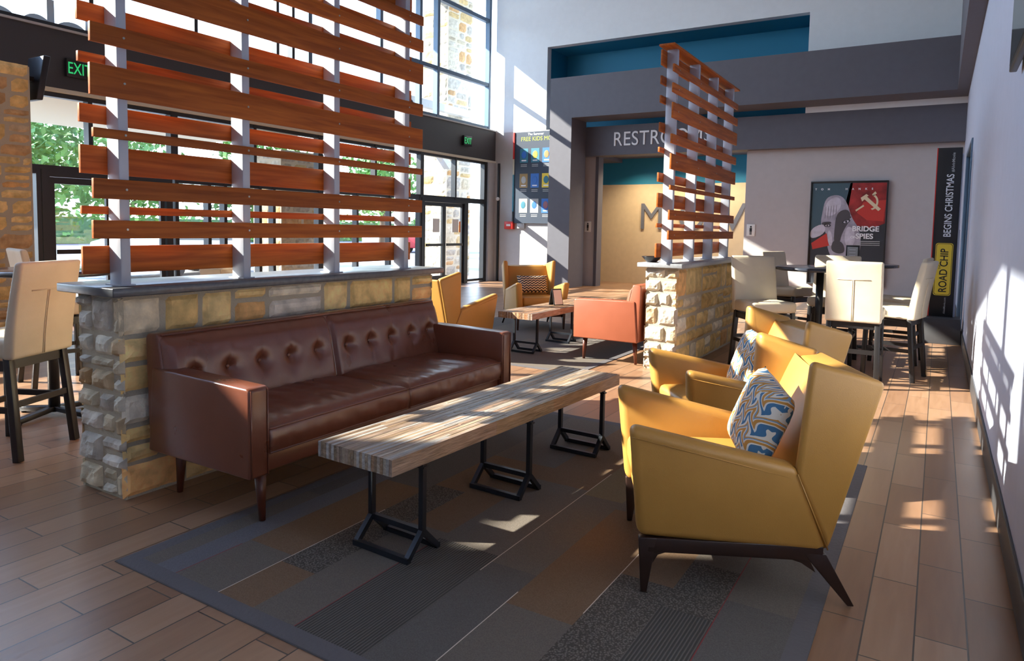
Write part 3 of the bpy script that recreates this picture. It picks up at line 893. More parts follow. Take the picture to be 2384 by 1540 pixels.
# ================================================================== SOFA
def sofa(name, label, leather, legm, loc, rz, sx_=1.0):
    """local: length along Y (0..2.26), depth X: back -0.82 .. front 0, faces +X"""
    r = thing(name, label, 'sofa', loc, rz)
    Lh = 2.26; A = .115; D = .80
    def S(m): 
        if sx_ != 1: bmesh.ops.scale(m.bm, vec=(sx_, 1, 1), verts=m.bm.verts)
        return m
    for k in (0, 1):
        y0, y1 = (0, A) if k == 0 else (Lh - A, Lh)
        m = MB()
        m.prism([(0, .245), (0, .655), (-.02, .665), (-.60, .675), (-.74, .675), (-.78, .245)], 'y', y0, y1, leather, .018, 3)
        S(m).build('arm', None, r)
        m = MB()
        pts = [(0.001, y1 if k == 0 else y0, .26), (.003, y1 - .006 if k == 0 else y0 + .006, .66), (-.60, y1 - .006 if k == 0 else y0 + .006, .677)]
        m.tube([(0.002, y0 + .012, .25), (0.002, y0 + .012, .652), (-.6, y0 + .012, .672)], .0045, leather, 6)
        m.tube([(0.002, y1 - .012, .25), (0.002, y1 - .012, .652), (-.6, y1 - .012, .672)], .0045, leather, 6)
        S(m).build('piping', None, r)
    m = MB(); m.box(-.74, -.03, A, Lh - A, .245, .335, leather, .012); S(m).build('seat_frame', None, r)
    # backrest with button tufting
    half = (Lh - .06) / 2
    btn = []
    for h in (0, 1):
        for i in range(5):
            btn.append((.03 + half * h + half * (i + .62) / 5.25, .635))
    m = MB()
    def back(u, v):
        y = .02 + (Lh - .04) * u
        z = .34 + .50 * v
        e = min(u, 1 - u) * Lh
        puff = .055 * (1 - abs(2 * v - 1) ** 4) * (min(1, e / .05) ** .5)
        sm = abs(y - Lh / 2)
        puff *= 1 - .75 * math.exp(-(sm / .018) ** 2)
        for (by, bz) in btn:
            dy, dz = y - by, z - bz
            d2_ = (dy / .036) ** 2 + (dz / .036) ** 2
            puff -= .034 * math.exp(-d2_) + .012 * math.exp(-d2_ / 5)
            puff -= .006 * math.exp(-((dy - .15 * dz) / .010) ** 2) * math.exp(-((dz - .01) / .11) ** 2)
        puff += .004 * noise.noise(Vector((y * 14, z * 6, 0)))
        top = .018 * (v > .9) * (v - .9) * 10
        x = -.60 - .10 * v + puff - top
        return Vector((x, y, z))
    m.grid(back, 220, 44, leather, flip=False)
    m.prism([(-.60, .34), (-.705, .835), (-.72, .848), (-.79, .845), (-.81, .825), (-.79, .25), (-.62, .25)], 'y', .012, Lh - .012, leather, .012, 3)
    S(m).build('backrest', None, r)
    for (by, bz) in btn:
        m = MB(); v = (bz - .34) / .5
        m.sphere((-.60 - .10 * v + .055 - .046 + .003, by, bz), .012, leather, 10, 6, (.6, 1, 1))
        S(m).build('button', None, r)
    m = MB()
    m.tube([(-.703, .03, .838), (-.703, Lh - .03, .838)], .005, leather, 6)
    S(m).build('back_piping', None, r)
    # seat cushions
    for h in (0, 1):
        y0 = A + .005 + (Lh - 2 * A) / 2 * h; y1 = A + (Lh - 2 * A) / 2 * (h + 1) - .005
        m = MB()
        x0, x1, z0, z1 = -.62, -.012, .335, .455
        def cush(top):
            def f(u, v):
                x = x0 + (x1 - x0) * u; y = y0 + (y1 - y0) * v
                eu = 1 - abs(2 * u - 1) ** 6; ev = 1 - abs(2 * v - 1) ** 6
                p = (max(0, eu) * max(0, ev)) ** .5
                if top:
                    z = z1 + .042 * p * (1 - .35 * (1 - u))
                    fl = .010 * noise.noise(Vector((x * 3, y * 24, h * 7.0))) * p
                    fl += .004 * noise.noise(Vector((x * 11, y * 9, h * 3.0))) * p
                    z += fl
                else: z = z0
                return Vector((x, y, z))
            return f
        g = m.grid(cush(True), 28, 44, leather)
        # bulging side walls
        ring = [(u / 28, 0) for u in range(28)] + [(1, v / 44) for v in range(44)] + [(1 - u / 28, 1) for u in range(28)] + [(0, 1 - v / 44) for v in range(44)]
        cx, cy = (x0 + x1) / 2, (y0 + y1) / 2
        def wall_(i, t):
            u, v = ring[i % len(ring)]
            x = x0 + (x1 - x0) * u; y = y0 + (y1 - y0) * v
            nx = (1 if u >= 1 else 0) - (1 if u <= 0 else 0)
            wv = .009 * noise.noise(Vector((x * 30, y * 30, t * 2 + h)))
            b_ = .010 * sin(pi * t) + wv * sin(pi * t)
            return Vector((x + (b_ if nx > 0 else 0), y, z1 + (z0 - z1) * t))
        rows = [[m.bm.verts.new(wall_(i, t / 6)) for i in range(len(ring))] for t in range(7)]
        for t in range(6):
            for i in range(len(ring)):
                m.face([rows[t][i], rows[t + 1][i], rows[t + 1][(i + 1) % len(ring)], rows[t][(i + 1) % len(ring)]], leather, smooth=True)
        c = S(m).build('seat_cushion', None, r)
        m = MB()
        pts = [(x0, y0, z1), (x1, y0, z1 + .001), (x1 + .002, y0 + .01, z1), (x1 + .002, y1 - .01, z1), (x1, y1, z1), (x0, y1, z1)]
        m.tube(pts, .0055, leather, 6)
        m.tube([(x1 + .001, y0 + .005, z0 + .004), (x1 + .001, y1 - .005, z0 + .004)], .005, leather, 6)
        S(m).build('piping', None, c)
    for x in (-.09, -.70):
        for y in (.13, Lh - .13):
            dx = .015 if x > -.3 else -.02
            m = MB(); m.tube([(x, y, .25), (x + dx, y, 0)], [.030, .015], legm, 16)
            S(m).build('leg', None, r)
    return r
sofa('tufted_sofa', 'dark brown leather sofa with button tufted back against the stone wall', 'brown leather', 'cherry leg wood', (-2.605, 2.03, 0.008), 0)
sofa('tufted_sofa', 'rust leather sofa partly hidden behind the small stone wall', 'rust leather', 'cherry leg wood', (-3.32, 9.02, 0.008), pi, .93)

# ================================================================== COFFEE TABLES
WOODC = [(0.36, 0.27, 0.19), (0.38, 0.30, 0.23), (0.27, 0.18, 0.11), (0.24, 0.16, 0.10), (0.36, 0.33, 0.30), (0.30, 0.29, 0.28),
         (0.40, 0.28, 0.17), (0.27, 0.19, 0.14), (0.21, 0.15, 0.11), (0.40, 0.34, 0.27), (0.32, 0.19, 0.11)]
def coffee_table(label, loc, rz, Lh, frames, seed, zt=.472, tint=(1, 1, 1)):
    r = thing('coffee_table', label, 'coffee table', loc, rz, None)
    rng = random.Random(seed)
    m = MB(); n = 26; w = .44 / n
    for i in range(n):
        y = 0; x = -.22 + w * i
        while y < Lh - .001:
            l = rng.uniform(.25, .8)
            if Lh - y - l < .15: l = Lh - y
            c = rng.choice(WOODC); k = rng.uniform(.75, 1.15)
            dz = rng.uniform(0, .0022)
            e0 = rng.uniform(0, .003) if y == 0 else 0
            m.box(x + .0004, x + w - .0004, y + e0, y + l - .0006, zt - .070, zt - dz, 'reclaimed wood strips', 0, 0, (c[0]*k*tint[0], c[1]*k*tint[1], c[2]*k*tint[2]))
            y += l
    m.box(-.218, .218, .004, Lh - .004, zt - .068, zt - .004, 'reclaimed wood strips', 0, 0, (.10, .06, .04))
    m.build('tabletop', None, r)
    for fy in frames:
        m = MB(); q = .024
        for s in (-1, 1):
            x = s * .15 + LEGX
            m.bar((x, fy, zt - .070), (x, fy, .105), q, q, 'blackened steel', (0, 1, 0))
            for t in (-1, 1):
                m.bar((x, fy, .108), (x, fy + t * .095, .012), q, q, 'blackened steel', (1, 0, 0))
        m.bar((-.15 + LEGX, fy, .105), (.15 + LEGX, fy, .105), q, q, 'blackened steel')
        m.bar((-.17 + LEGX, fy, zt - .082), (.17 + LEGX, fy, zt - .082), .03, .008, 'blackened steel')
        for t in (-1, 1):
            m.bar((-.162 + LEGX, fy + t * .095, .013), (.162 + LEGX, fy + t * .095, .013), q, q, 'blackened steel')
        m.build('leg_frame', None, r)
    return r
LEGX = .06
coffee_table('long reclaimed wood coffee table on three steel frames before the brown sofa', (-2.045, 2.11, 0.007), -radians(2.6), 2.12, (.20, 1.05, 1.90), 5)
LEGX = .0
coffee_table('farther reclaimed wood coffee table beside the rust sofa', (-3.98, 6.62, 0.007), 0, 2.25, (.25, 1.13, 2.0), 9, tint=(1.15, .95, .8))

# tent card on the farther table
r = thing('tent_card', 'black menu tent card with white page on the farther coffee table', 'menu card', (-3.99, 7.62, .4795), radians(62))
for s in (-1, 1):
    mb = MB(); mb.hexa([(-.07, s * .055 - .003, 0), (.07, s * .055 - .003, 0), (.07, s * .055 + .003, 0), (-.07, s * .055 + .003, 0),
                        (-.07, s * .004 - .003, .20), (.07, s * .004 - .003, .20), (.07, s * .004 + .003, .20), (-.07, s * .004 + .003, .20)], 'black metal')
    mb.build('cover', None, r)
mb = MB(); mb.hexa([(-.058, -.0640, .012), (.058, -.0640, .012), (.058, -.0630, .012), (-.058, -.0630, .012),
                    (-.058, -.0135, .185), (.058, -.0135, .185), (.058, -.0125, .185), (-.058, -.0125, .185)], 'paper white')
mb.build('page', None, r)

# ================================================================== ARMCHAIRS
def armchair(label, loc, rz, group=None):
    """local: front at -Y.  s = y + .37, width .78"""
    r = thing('wingback_armchair', label, 'armchair', loc, rz, group)
    LM = 'mustard leather'
    def Y(s): return s - .37
    for k in (-1, 1):
        W0, T = .375, .10
        def X(w): return k * w
        # arm: tapered slab, slightly flared at the top
        m = MB()
        pin = [(-.015, .225), (.70, .195), (.565, .53), (.0, .655)]
        poly_o = [(W0 - .02, Y(-.02), .225), (W0 - .02, Y(.70), .195), (W0 + .005, Y(.565), .535), (W0 + .02, Y(-.068), .672)]
        poly_i = [(W0 - .02 - T, Y(-.02), .225), (W0 - .02 - T, Y(.70), .195), (W0 - T + .005, Y(.565), .535), (W0 - T + .025, Y(-.062), .668)]
        A = [poly_i[0], poly_o[0], poly_o[1], poly_i[1], poly_i[3], poly_o[3], poly_o[2], poly_i[2]]
        m.hexa([(X(a), b, c) for a, b, c in A], LM, .034, 5)
        m.build('arm', None, r)
        m = MB()
        m.tube([(X(W0 + .019), Y(-.058), .628), (X(W0 + .010), Y(.25), .560), (X(W0 + .0), Y(.545), .492)], .0022, 'dark walnut' if False else LM, 5)
        m.tube([(X(W0 + .004), Y(.562), .51), (X(W0 - .018), Y(.693), .215)], .003, LM, 5)
        m.build('seam', None, r)
        # wing
        m = MB()
        wo = [(W0 + .002, Y(.555), .50), (W0 - .022, Y(.70), .195), (W0 + .03, Y(.585), .945), (W0 - .02, Y(.885), .865)]
        wi = [(W0 - .075, Y(.575), .50), (W0 - .10, Y(.68), .195), (W0 - .035, Y(.595), .94), (W0 - .10, Y(.84), .865)]
        B = [wi[0], wo[0], wo[1], wi[1], wi[2], wo[2], wo[3], wi[3]]
        m.hexa([(X(a), b, c) for a, b, c in B], LM, .026, 5)
        m.build('wing', None, r)
    # backrest: inner padded face and outer shell
    m = MB()
    def bk(u, v):
        x = -.325 + .65 * u
        z = .36 + (.50 - .03 * sin(pi * u)) * v
        s = .565 + .19 * v - .045 * (sin(pi * u) ** .6) * (1 - v * .2) * (sin(pi * min(1, v * 1.02)) ** .4 if v < .98 else .15)
        s += .035 * (1 - sin(pi * u)) * -.3
        return Vector((x, Y(s), z))
    m.grid(bk, 24, 20, LM)
    m.hexa([(-.33, Y(.58), .21), (.33, Y(.58), .21), (.33, Y(.70), .195), (-.33, Y(.70), .195),
            (-.335, Y(.76), .845), (.335, Y(.76), .845), (.335, Y(.885), .862), (-.335, Y(.885), .862)], LM, .022, 4)
    m.build('backrest', None, r)
    m = MB(); m.box(-.27, .27, Y(.005), Y(.60), .225, .345, LM, .02, 3)
    m.build('seat_base', None, r)
    m = MB()
    m.box(-.268, .268, Y(-.02), Y(.60), .335, .455, LM, .035, 5)
    m.build('seat_cushion', None, r)
    # walnut base
    m = MB()
    for k in (-1, 1):
        m.box(k * .335 - .017, k * .335 + .017, Y(.02), Y(.68), .165, .222, 'dark walnut', .004)
        # curved gussets
        m.prism([(Y(.045), .17), (Y(.10), .17), (Y(.06), .155), (Y(.04), .12)], 'x', k * .335 - .014, k * .335 + .014, 'dark walnut')
        m.prism([(Y(.55), .17), (Y(.63), .17), (Y(.655), .12), (Y(.60), .155)], 'x', k * .335 - .014, k * .335 + .014, 'dark walnut')
    m.box(-.32, .32, Y(.02), Y(.05), .175, .222, 'dark walnut', .003)
    m.box(-.32, .32, Y(.62), Y(.65), .165, .2, 'dark walnut', .003)
    m.build('base_frame', None, r)
    for k in (-1, 1):
        m = MB(); m.hexa([(k*.335-.012, Y(-.002), 0), (k*.335+.012, Y(-.002), 0), (k*.335+.012, Y(.022), 0), (k*.335-.012, Y(.022), 0),
                          (k*.335-.018, Y(-.015), .222), (k*.335+.018, Y(-.015), .222), (k*.335+.018, Y(.055), .222), (k*.335-.018, Y(.055), .222)], 'dark walnut', .004)
        m.build('leg', None, r)
        m = MB(); m.hexa([(k*.35-.011, Y(.775), 0), (k*.35+.011, Y(.775), 0), (k*.35+.011, Y(.80), 0), (k*.35-.011, Y(.80), 0),
                          (k*.335-.017, Y(.60), .20), (k*.335+.017, Y(.60), .20), (k*.335+.017, Y(.69), .195), (k*.335-.017, Y(.69), .195)], 'dark walnut', .004)
        m.build('leg', None, r)
    return r
def facing(fx, fy):
    """rotation that turns local -Y towards (fx, fy)"""
    return atan2(fy, fx) + pi / 2
G = 'mustard wingback armchairs'
CH1 = facing(-.895, -.445)
ac = armchair('mustard leather wingback armchair nearest the camera, turned toward the sofa', (-.745, 3.005, .007), CH1, G)
dup(ac, (-.985, 4.21, .007), facing(-.80, -.60), 'mustard wingback armchair directly behind the nearest one, by the stools', G)
dup(ac, (-4.93, 8.72, .007), facing(.72, -.68), 'mustard wingback armchair with zigzag pillow facing us before the white wall', G)
dup(ac, (-4.66, 6.28, .007), facing(.10, 1), 'mustard wingback armchair seen side on beyond the end of the brown sofa', G)

# pillows
def pillow(label, fabric, loc, rot, w=.42, h=.42, t=.075, group=None):
    m = MB()
    for s in (-1, 1):
        def f(u, v, s=s):
            a, b_ = 2 * u - 1, 2 * v - 1
            p = max(0, (1 - a ** 4) * (1 - b_ ** 4)) ** .45
            k = 1 - .06 * (abs(a) < .999) * (b_ ** 2) * (1 - a * a) - .06 * (a ** 2) * (1 - b_ ** 2)
            return Vector((a * w / 2 * (1 - .07 * (1 - b_ * b_) * abs(a)), s * t * p, b_ * h / 2 * (1 - .07 * (1 - a * a) * abs(b_))))
        m.grid(f, 20, 20, fabric)
    o = m.build('throw_pillow', None)
    o.location = loc; o.rotation_euler = rot
    return tag(o, label, 'pillow', group)
def local_to_world(loc, rz, p):
    c, s = cos(rz), sin(rz)
    return (loc[0] + c * p[0] - s * p[1], loc[1] + s * p[0] + c * p[1], loc[2] + p[2])
PG = 'throw pillows on the armchairs'
def chair_pillow(loc, rz, lab, fab, w=.42, h=.40, px=0, yaw=0, pz=.66, py=.075, roll=0):
    p = local_to_world(loc, rz, (px, py, pz))
    return pillow(lab, fab, p, (radians(-20), radians(roll), rz + yaw), w, h, group=PG)
chair_pillow((-.745, 3.005, .007), CH1, 'blue, white and orange patterned pillow in the nearest armchair', 'ikat fabric', .37, .35, px=.09, pz=.645, py=.12, roll=8)
chair_pillow((-.985, 4.21, .007), facing(-.80, -.60), 'blue and white patterned pillow in the armchair behind the nearest', 'ikat fabric', .40, .38, pz=.635, py=.10)
chair_pillow((-4.93, 8.72, .007), facing(.72, -.68), 'black and cream zigzag pillow in the armchair facing us', 'chevron fabric', .46, .27, pz=.60)
chair_pillow((-4.66, 6.28, .007), facing(.10, 1), 'black and cream pillow in the armchair seen side on', 'chevron fabric', .44, .30, pz=.61)

# ================================================================== BAR STOOLS
def stool(label, loc, rz, group):
    """local front -Y; seat .47; seat top .74; back top 1.17"""
    r = thing('bar_stool', label, 'bar stool', loc, rz, group)
    C_ = 'cream leather'
    m = MB()
    m.hexa([(-.235, -.24, .615), (.235, -.24, .615), (.235, .20, .60), (-.235, .20, .60),
            (-.235, -.24, .725), (.235, -.24, .725), (.235, .20, .715), (-.235, .20, .715)], C_, .03, 4)
    m.build('seat', None, r)
    m = MB()
    n = 10
    prof = []
    for i in range(n + 1):
        v = i / n; prof.append((.155 + .10 * v ** 1.3, .60 + .57 * v))
    front = prof; backp = [(a + .075 - .02 * i / n, b) for i, (a, b) in enumerate(prof)]
    m.prism(front + list(reversed(backp)), 'x', -.24, .24, C_, .02, 3)
    m.build('backrest', None, r)
    m = MB()
    yb = lambda z: .155 + .10 * ((z - .6) / .57) ** 1.3 + .075 - .02 * (z - .6) / .57 + .0015
    m.tube([(0, yb(z_), z_) for z_ in (.61, .7, .8, .9, 1.0)], .004, C_, 6)
    m.tube([(.012, yb(z_), z_) for z_ in (.61, .7, .8, .9, 1.0)], .003, C_, 6)
    m.tube([(-.14, yb(1.0), 1.0), (.14, yb(1.0), 1.0)], .004, C_, 6)
    m.build('seam', None, r)
    F = 'black lacquered wood'
    for sx2 in (-1, 1):
        m = MB(); m.bar((sx2 * .205, -.205, .62), (sx2 * .22, -.215, 0), .04, .04, F, (0, 1, 0), .003); m.build('leg', None, r)
        m = MB(); m.bar((sx2 * .205, .175, .62), (sx2 * .225, .235, 0), .045, .04, F, (0, 1, 0), .003); m.build('leg', None, r)
    m = MB()
    m.bar((-.213, -.21, .26), (.213, -.21, .26), .022, .035, F)
    m.bar((-.215, .205, .33), (.215, .205, .33), .022, .035, F)
    for s in (-1, 1):
        m.bar((s * .213, -.21, .30), (s * .216, .21, .30), .022, .035, F)
        m.bar((s * .208, -.206, .56), (s * .208, .18, .56), .02, .06, F)
    m.bar((-.2, -.205, .57), (.2, -.205, .57), .02, .06, F)
    m.bar((-.2, .175, .57), (.2, .175, .57), .02, .06, F)
    m.build('stretcher', None, r)
    return r
SG = 'cream bar stools'
st = stool('cream leather bar stool with its back to us, T shaped seam, at the right table', (-.64, 7.38, 0), facing(.02, 1), SG)
dup(st, (-1.50, 7.45, 0), facing(.62, -.78), 'cream bar stool beside the small stone wall, seat sunlit', SG)
dup(st, (-.33, 7.93, 0), facing(-.98, .2), 'cream bar stool seen side on at right, nearest the standee', SG)
dup(st, (-.97, 8.47, 0), facing(0, -1), 'cream bar stool facing us on the far side of the nearer bar table', SG)
dup(st, (-1.62, 9.6, 0), facing(.9, -.43), 'cream bar stool farthest back, left of the farther bar table', SG)
dup(st, (-.36, 8.95, 0), facing(-.99, .1), 'cream bar stool mostly hidden behind the side on stool at right', SG)
dup(st, (-4.83, 2.03, 0), facing(-.90, -.42), 'large cream bar stool at the left edge beside the stone wall end', SG)
dup(st, (-5.55, 4.25, 0), facing(-.3, 1), 'cream bar stool glimpsed just over the stone wall cap', SG)
dup(st, (-6.5, 3.1, 0), facing(.2, 1), 'cream bar stool glimpsed low through the slat screen', SG)

def bar_table(label, loc, rad=.46, group='round black bar tables'):
    r = thing('bar_table', label, 'bar table', loc, 0.3, group)
    m = MB()
    def f(u, v):
        prof = [(0, 1.065), (rad - .03, 1.065), (rad, 1.06), (rad, 1.03), (rad - .02, 1.025), (0, 1.025)]
        i = min(int(v * 5), 4); t = v * 5 - i
        a = prof[i][0] * (1 - t) + prof[i + 1][0] * t; b_ = prof[i][1] * (1 - t) + prof[i + 1][1] * t
        return Vector((a * cos(2 * pi * u), a * sin(2 * pi * u), b_))
    m.grid(f, 48, 5, 'polished black table'); m.build('tabletop', None, r)
    m = MB(); m.tube([(0, 0, .03), (0, 0, 1.03)], .038, 'black metal', 16)
    m.tube([(0, 0, 1.01), (0, 0, 1.026)], [.06, .14], 'black metal', 16); m.build('pedestal', None, r)
    m = MB()
    for k in range(4):
        a = k * pi / 2
        m.bar((0, 0, .055), (.30 * cos(a), .30 * sin(a), .025), .055, .035, 'black metal', (0, 0, 1), .005)
        m.tube([(.28 * cos(a), .28 * sin(a), 0), (.28 * cos(a), .28 * sin(a), .02)], .018, 'black metal', 10)
    m.build('base', None, r)
    return r
bar_table('round black bar table between the cream stools at right', (-1.05, 8.0, 0))
bar_table('farther round black bar table in front of the framed poster', (-.84, 9.42, 0))
bar_table('round black bar table cut off by the left edge', (-5.42, 2.55, 0), .42)
# menu holder
r = thing('menu_holder', 'small black framed menu holder standing on the farther bar table', 'menu holder', (-.86, 9.15, 1.0655), radians(-12))
mb = MB(); mb.box(-.075, .075, -.008, .008, 0, .22, 'black metal', .004); mb.box(-.08, .08, -.04, .04, 0, .008, 'black metal', .002); mb.build('frame', None, r)
mb = MB(); mb.box(-.058, .058, -.0095, -.008, .04, .20, 'grey plastic'); 
for k in range(4): mb.box(-.035, .035, -.0105, -.0095, .06 + .035 * k, .066 + .035 * k, 'white lettering')
mb.build('page', None, r)

# ================================================================== RUGS
def rug(label, x0, x1, y0, y1, seed, bands):
    L = ((x0 + x1) / 2, (y0 + y1) / 2, 0)
    m = MB(); rng = random.Random(seed)
    m.box(x0, x1, y0, y1, .0005, .004, 'rug border')
    bw = .075
    zt = .0062
    m.box(x0 + .002, x1 - .002, y0 + .002, y1 - .002, .004, .0058, 'rug border')
    x = x0 + bw
    for (w, segs, line) in bands:
        xe = min(x + w, x1 - bw)
        y = y0 + bw
        for frac, mt in segs:
            ye = min(y + frac * (y1 - y0 - 2 * bw), y1 - bw)
            v = [m.bm.verts.new(p) for p in ((x, y, zt), (xe, y, zt), (xe, ye, zt), (x, ye, zt))]
            m.face(v, mt)
            y = ye
        if line:
            ya, yb_ = y0 + bw + line[1] * (y1 - y0), y0 + bw + line[2] * (y1 - y0)
            v = [m.bm.verts.new(p) for p in ((xe - .002, ya, zt + .0004), (xe + .002, ya, zt + .0004), (xe + .002, min(yb_, y1 - bw), zt + .0004), (xe - .002, min(yb_, y1 - bw), zt + .0004))]
            m.face(v, line[0])
        x = xe
        if x >= x1 - bw - .001: break
    o = m.build('area_rug', None, None, L)
    return tag(o, label, 'rug', 'patchwork carpet rugs')
WL, RL = 'carpet white line', 'carpet red line'
g_, ch_, br_, ol_, bl_, lo_, pi_ = ['carpet ' + s for s in ('grey', 'charcoal', 'brown', 'olive', 'blue grey', 'loop', 'pinstripe')]
rug('dark patchwork rug under the long coffee table and nearest armchair', -2.86, -.30, 1.56, 4.72, 3, [
    (.10, [(.3, g_), (.7, ch_)], None), (.13, [(.45, bl_), (.55, br_)], (RL, 0, .1)), (.27, [(.12, g_), (.3, br_), (.58, ch_)], (WL, 0, .30)),
    (.20, [(.1, br_), (.35, lo_), (.2, br_), (.35, g_)], None), (.22, [(.30, g_), (.35, br_), (.35, g_)], (RL, 0, .26)),
    (.32, [(.28, pi_), (.3, g_), (.42, br_)], (WL, .22, .65)), (.22, [(.26, ch_), (.3, g_), (.44, ol_)], (WL, 0, .2)),
    (.28, [(.18, g_), (.35, br_), (.47, g_)], (WL, .2, .72)), (.22, [(.33, lo_), (.3, br_), (.37, ol_)], None),
    (.20, [(.28, pi_), (.14, lo_), (.3, g_), (.28, br_)], (RL, 0, .7)), (.4, [(.34, ch_), (.3, g_), (.36, ch_)], None)])
rug('dark patchwork rug in the far seating area under the farther coffee table', -5.9, -2.95, 6.1, 9.3, 4, [
    (.5, [(.4, g_), (.6, ch_)], None), (.4, [(.5, ch_), (.5, g_)], (WL, 0, .5)), (.5, [(.3, g_), (.7, ch_)], None), (.35, [(.5, g_), (.5, ch_)], None),
    (.4, [(.35, g_), (.65, ch_)], (WL, .3, .7)), (.6, [(.25, g_), (.75, ch_)], None), (.5, [(1, g_)], None)])

# ================================================================== SIGNS AND POSTERS
# restroom lettering
r = thing('restroom_lettering', 'white RESTROOMS letters on the charcoal fascia', 'sign', (-5.0, BY - .02, 3.3))
text_mesh('letters', 'RESTROOMS', .47, 'white lettering', r, (-1.78, .006, .115), ROT_FRONT, .02, sx_=.86, space=1.05)
r = thing('corridor_lettering', 'large grey letters on the tan corridor wall', 'sign', (-5.4, 17.58, 1.45))
text_mesh('letter', 'M', .98, 'dark lettering', r, (-1.4, 0, 0), ROT_FRONT, .03, sx_=.9)
text_mesh('letter', 'O', .98, 'dark lettering', r, (-.35, 0, 0), ROT_FRONT, .03, sx_=.9)
text_mesh('letter', 'V', .98, 'dark lettering', r, (.72, 0, 0), ROT_FRONT, .03, sx_=1.1)
def wc_sign(label, x, z):
    r = thing('restroom_plaque', label, 'sign', (x, BY + .24, z), 0, 'restroom plaques')
    m = MB(); m.box(-.09, .09, -.008, .006, -.13, .13, 'paper white', .003); m.build('plate', None, r)
    m = MB(); m.box(-.025, .025, -.012, -.008, -.03, .05, 'black metal'); m.sphere((0, -.010, .075), .02, 'black metal', 10, 6, (1, .3, 1))
    m.box(-.02, -.004, -.012, -.008, -.10, -.03, 'black metal'); m.box(.004, .02, -.012, -.008, -.10, -.03, 'black metal'); m.build('pictogram', None, r)
wc_sign('white restroom plaque on the pier left of the corridor', -7.5, 1.48)
wc_sign('white restroom plaque on the grey wall right of the small stone wall', -3.55, 1.46)

# framed movie poster
PYY = BY + .25
r = thing('movie_poster', 'large framed poster with a grey face and red corner on the grey wall', 'poster', (-1.63, PYY - .05, .35))
PW, PH = 1.44, 2.15
mb = MB()
for a, b, c, d in ((-PW/2, PW/2, PH - .025, PH), (-PW/2, PW/2, 0, .025), (-PW/2, -PW/2 + .025, .025, PH - .025), (PW/2 - .025, PW/2, .025, PH - .025)):
    mb.box(a, b, -.03, .045, c, d, 'black metal', .002)
mb.build('frame', None, r)
mat('poster dark', (0.03, 0.035, 0.045), .5); mat('poster teal', (0.05, 0.10, 0.13), .5); mat('poster red', (0.30, 0.02, 0.02), .5, noise_amt=.6, noise_scale=5)
mat('poster bright red', (0.55, 0.04, 0.03), .5); mat('face grey', (0.36, 0.34, 0.42), .5, noise_amt=.35, noise_scale=6); mat('face light', (0.55, 0.53, 0.62), .5, noise_amt=.2, noise_scale=9)
mat('face shade', (0.07, 0.065, 0.075), .5); mat('poster cream', (0.75, 0.62, 0.42), .5); mat('face mid', (.20, .19, .23), .5, noise_amt=.3, noise_scale=8)
mb = MB()
def flat(pts, m, layer):
    if m.startswith('face') :
        for _ in range(2):
            q = []
            for a, b in zip(pts, pts[1:] + pts[:1]):
                q += [(a[0] * .75 + b[0] * .25, a[1] * .75 + b[1] * .25), (a[0] * .25 + b[0] * .75, a[1] * .25 + b[1] * .75)]
            pts = q
    y = -.0 - .0015 * layer
    v = [mb.bm.verts.new((-PW / 2 + PW * a, y, PH * (1 - b))) for a, b in pts]
    mb.face(v, m)
def ell(cx, cy, rx, ry, m, layer, n=28, rot=0, a0=0, a1=2 * pi):
    flat([(cx + rx * cos(t) * cos(rot) - ry * sin(t) * sin(rot) * .67, cy + (ry * sin(t) * cos(rot) + rx * cos(t) * sin(rot) * .67)) for t in [a0 + (a1 - a0) * i / n for i in range(n)]], m, layer)
mb.box(-PW/2 + .02, PW/2 - .02, .002, .03, .02, PH - .02, 'poster dark')
flat([(.02, .02), (.55, .02), (.5, .3), (.02, .55)], 'poster teal', 1)
flat([(.52, .02), (.98, .02), (.98, .40), (.8, .45), (.6, .42), (.46, .25)], 'poster red', 1)
flat([(.70, .20), (.98, .18), (.96, .38), (.75, .37), (.62, .30)], 'poster bright red', 2)
# generic face
flat([(.17, .30), (.20, .17), (.30, .13), (.42, .14), (.50, .22), (.55, .34), (.66, .45), (.70, .60), (.66, .74), (.52, .82), (.36, .78), (.26, .66), (.24, .50), (.15, .42)], 'face grey', 3)
flat([(.22, .20), (.32, .15), (.40, .16), (.42, .24), (.34, .32), (.24, .34), (.19, .30)], 'face light', 4)
flat([(.36, .30), (.50, .26), (.56, .34), (.44, .50), (.42, .60), (.34, .60), (.34, .45)], 'face shade', 4)
flat([(.33, .56), (.46, .58), (.50, .68), (.40, .70), (.30, .66)], 'face shade', 5)
flat([(.50, .42), (.60, .46), (.62, .58), (.54, .66), (.47, .56)], 'face light', 5)
flat([(.26, .46), (.31, .50), (.33, .62), (.28, .62), (.25, .54)], 'face light', 5)
flat([(.16, .395), (.29, .385), (.30, .41), (.18, .425)], 'face shade', 6)
flat([(.40, .375), (.55, .33), (.56, .35), (.41, .40)], 'face shade', 6)
ell(.245, .425, .045, .016, 'poster dark', 6); ell(.245, .425, .028, .010, 'face light', 7); ell(.245, .425, .011, .009, 'poster dark', 8)
ell(.49, .385, .055, .018, 'poster dark', 6, rot=-.3); ell(.49, .387, .036, .012, 'face light', 7, rot=-.3); ell(.49, .387, .014, .011, 'poster dark', 8)
flat([(.34, .74), (.52, .735), (.50, .755), (.36, .765)], 'face shade', 7)
for k in range(5):
    flat([(.21 + .035 * k, .24 - .004 * k), (.218 + .035 * k, .24 - .004 * k), (.212 + .035 * k, .36), (.205 + .035 * k, .36)], 'face mid', 6)
flat([(.02, .46), (.20, .40), (.23, .50), (.02, .57)], 'face light', 4)
flat([(.04, .60), (.24, .50), (.28, .62), (.06, .66)], 'poster bright red', 4)
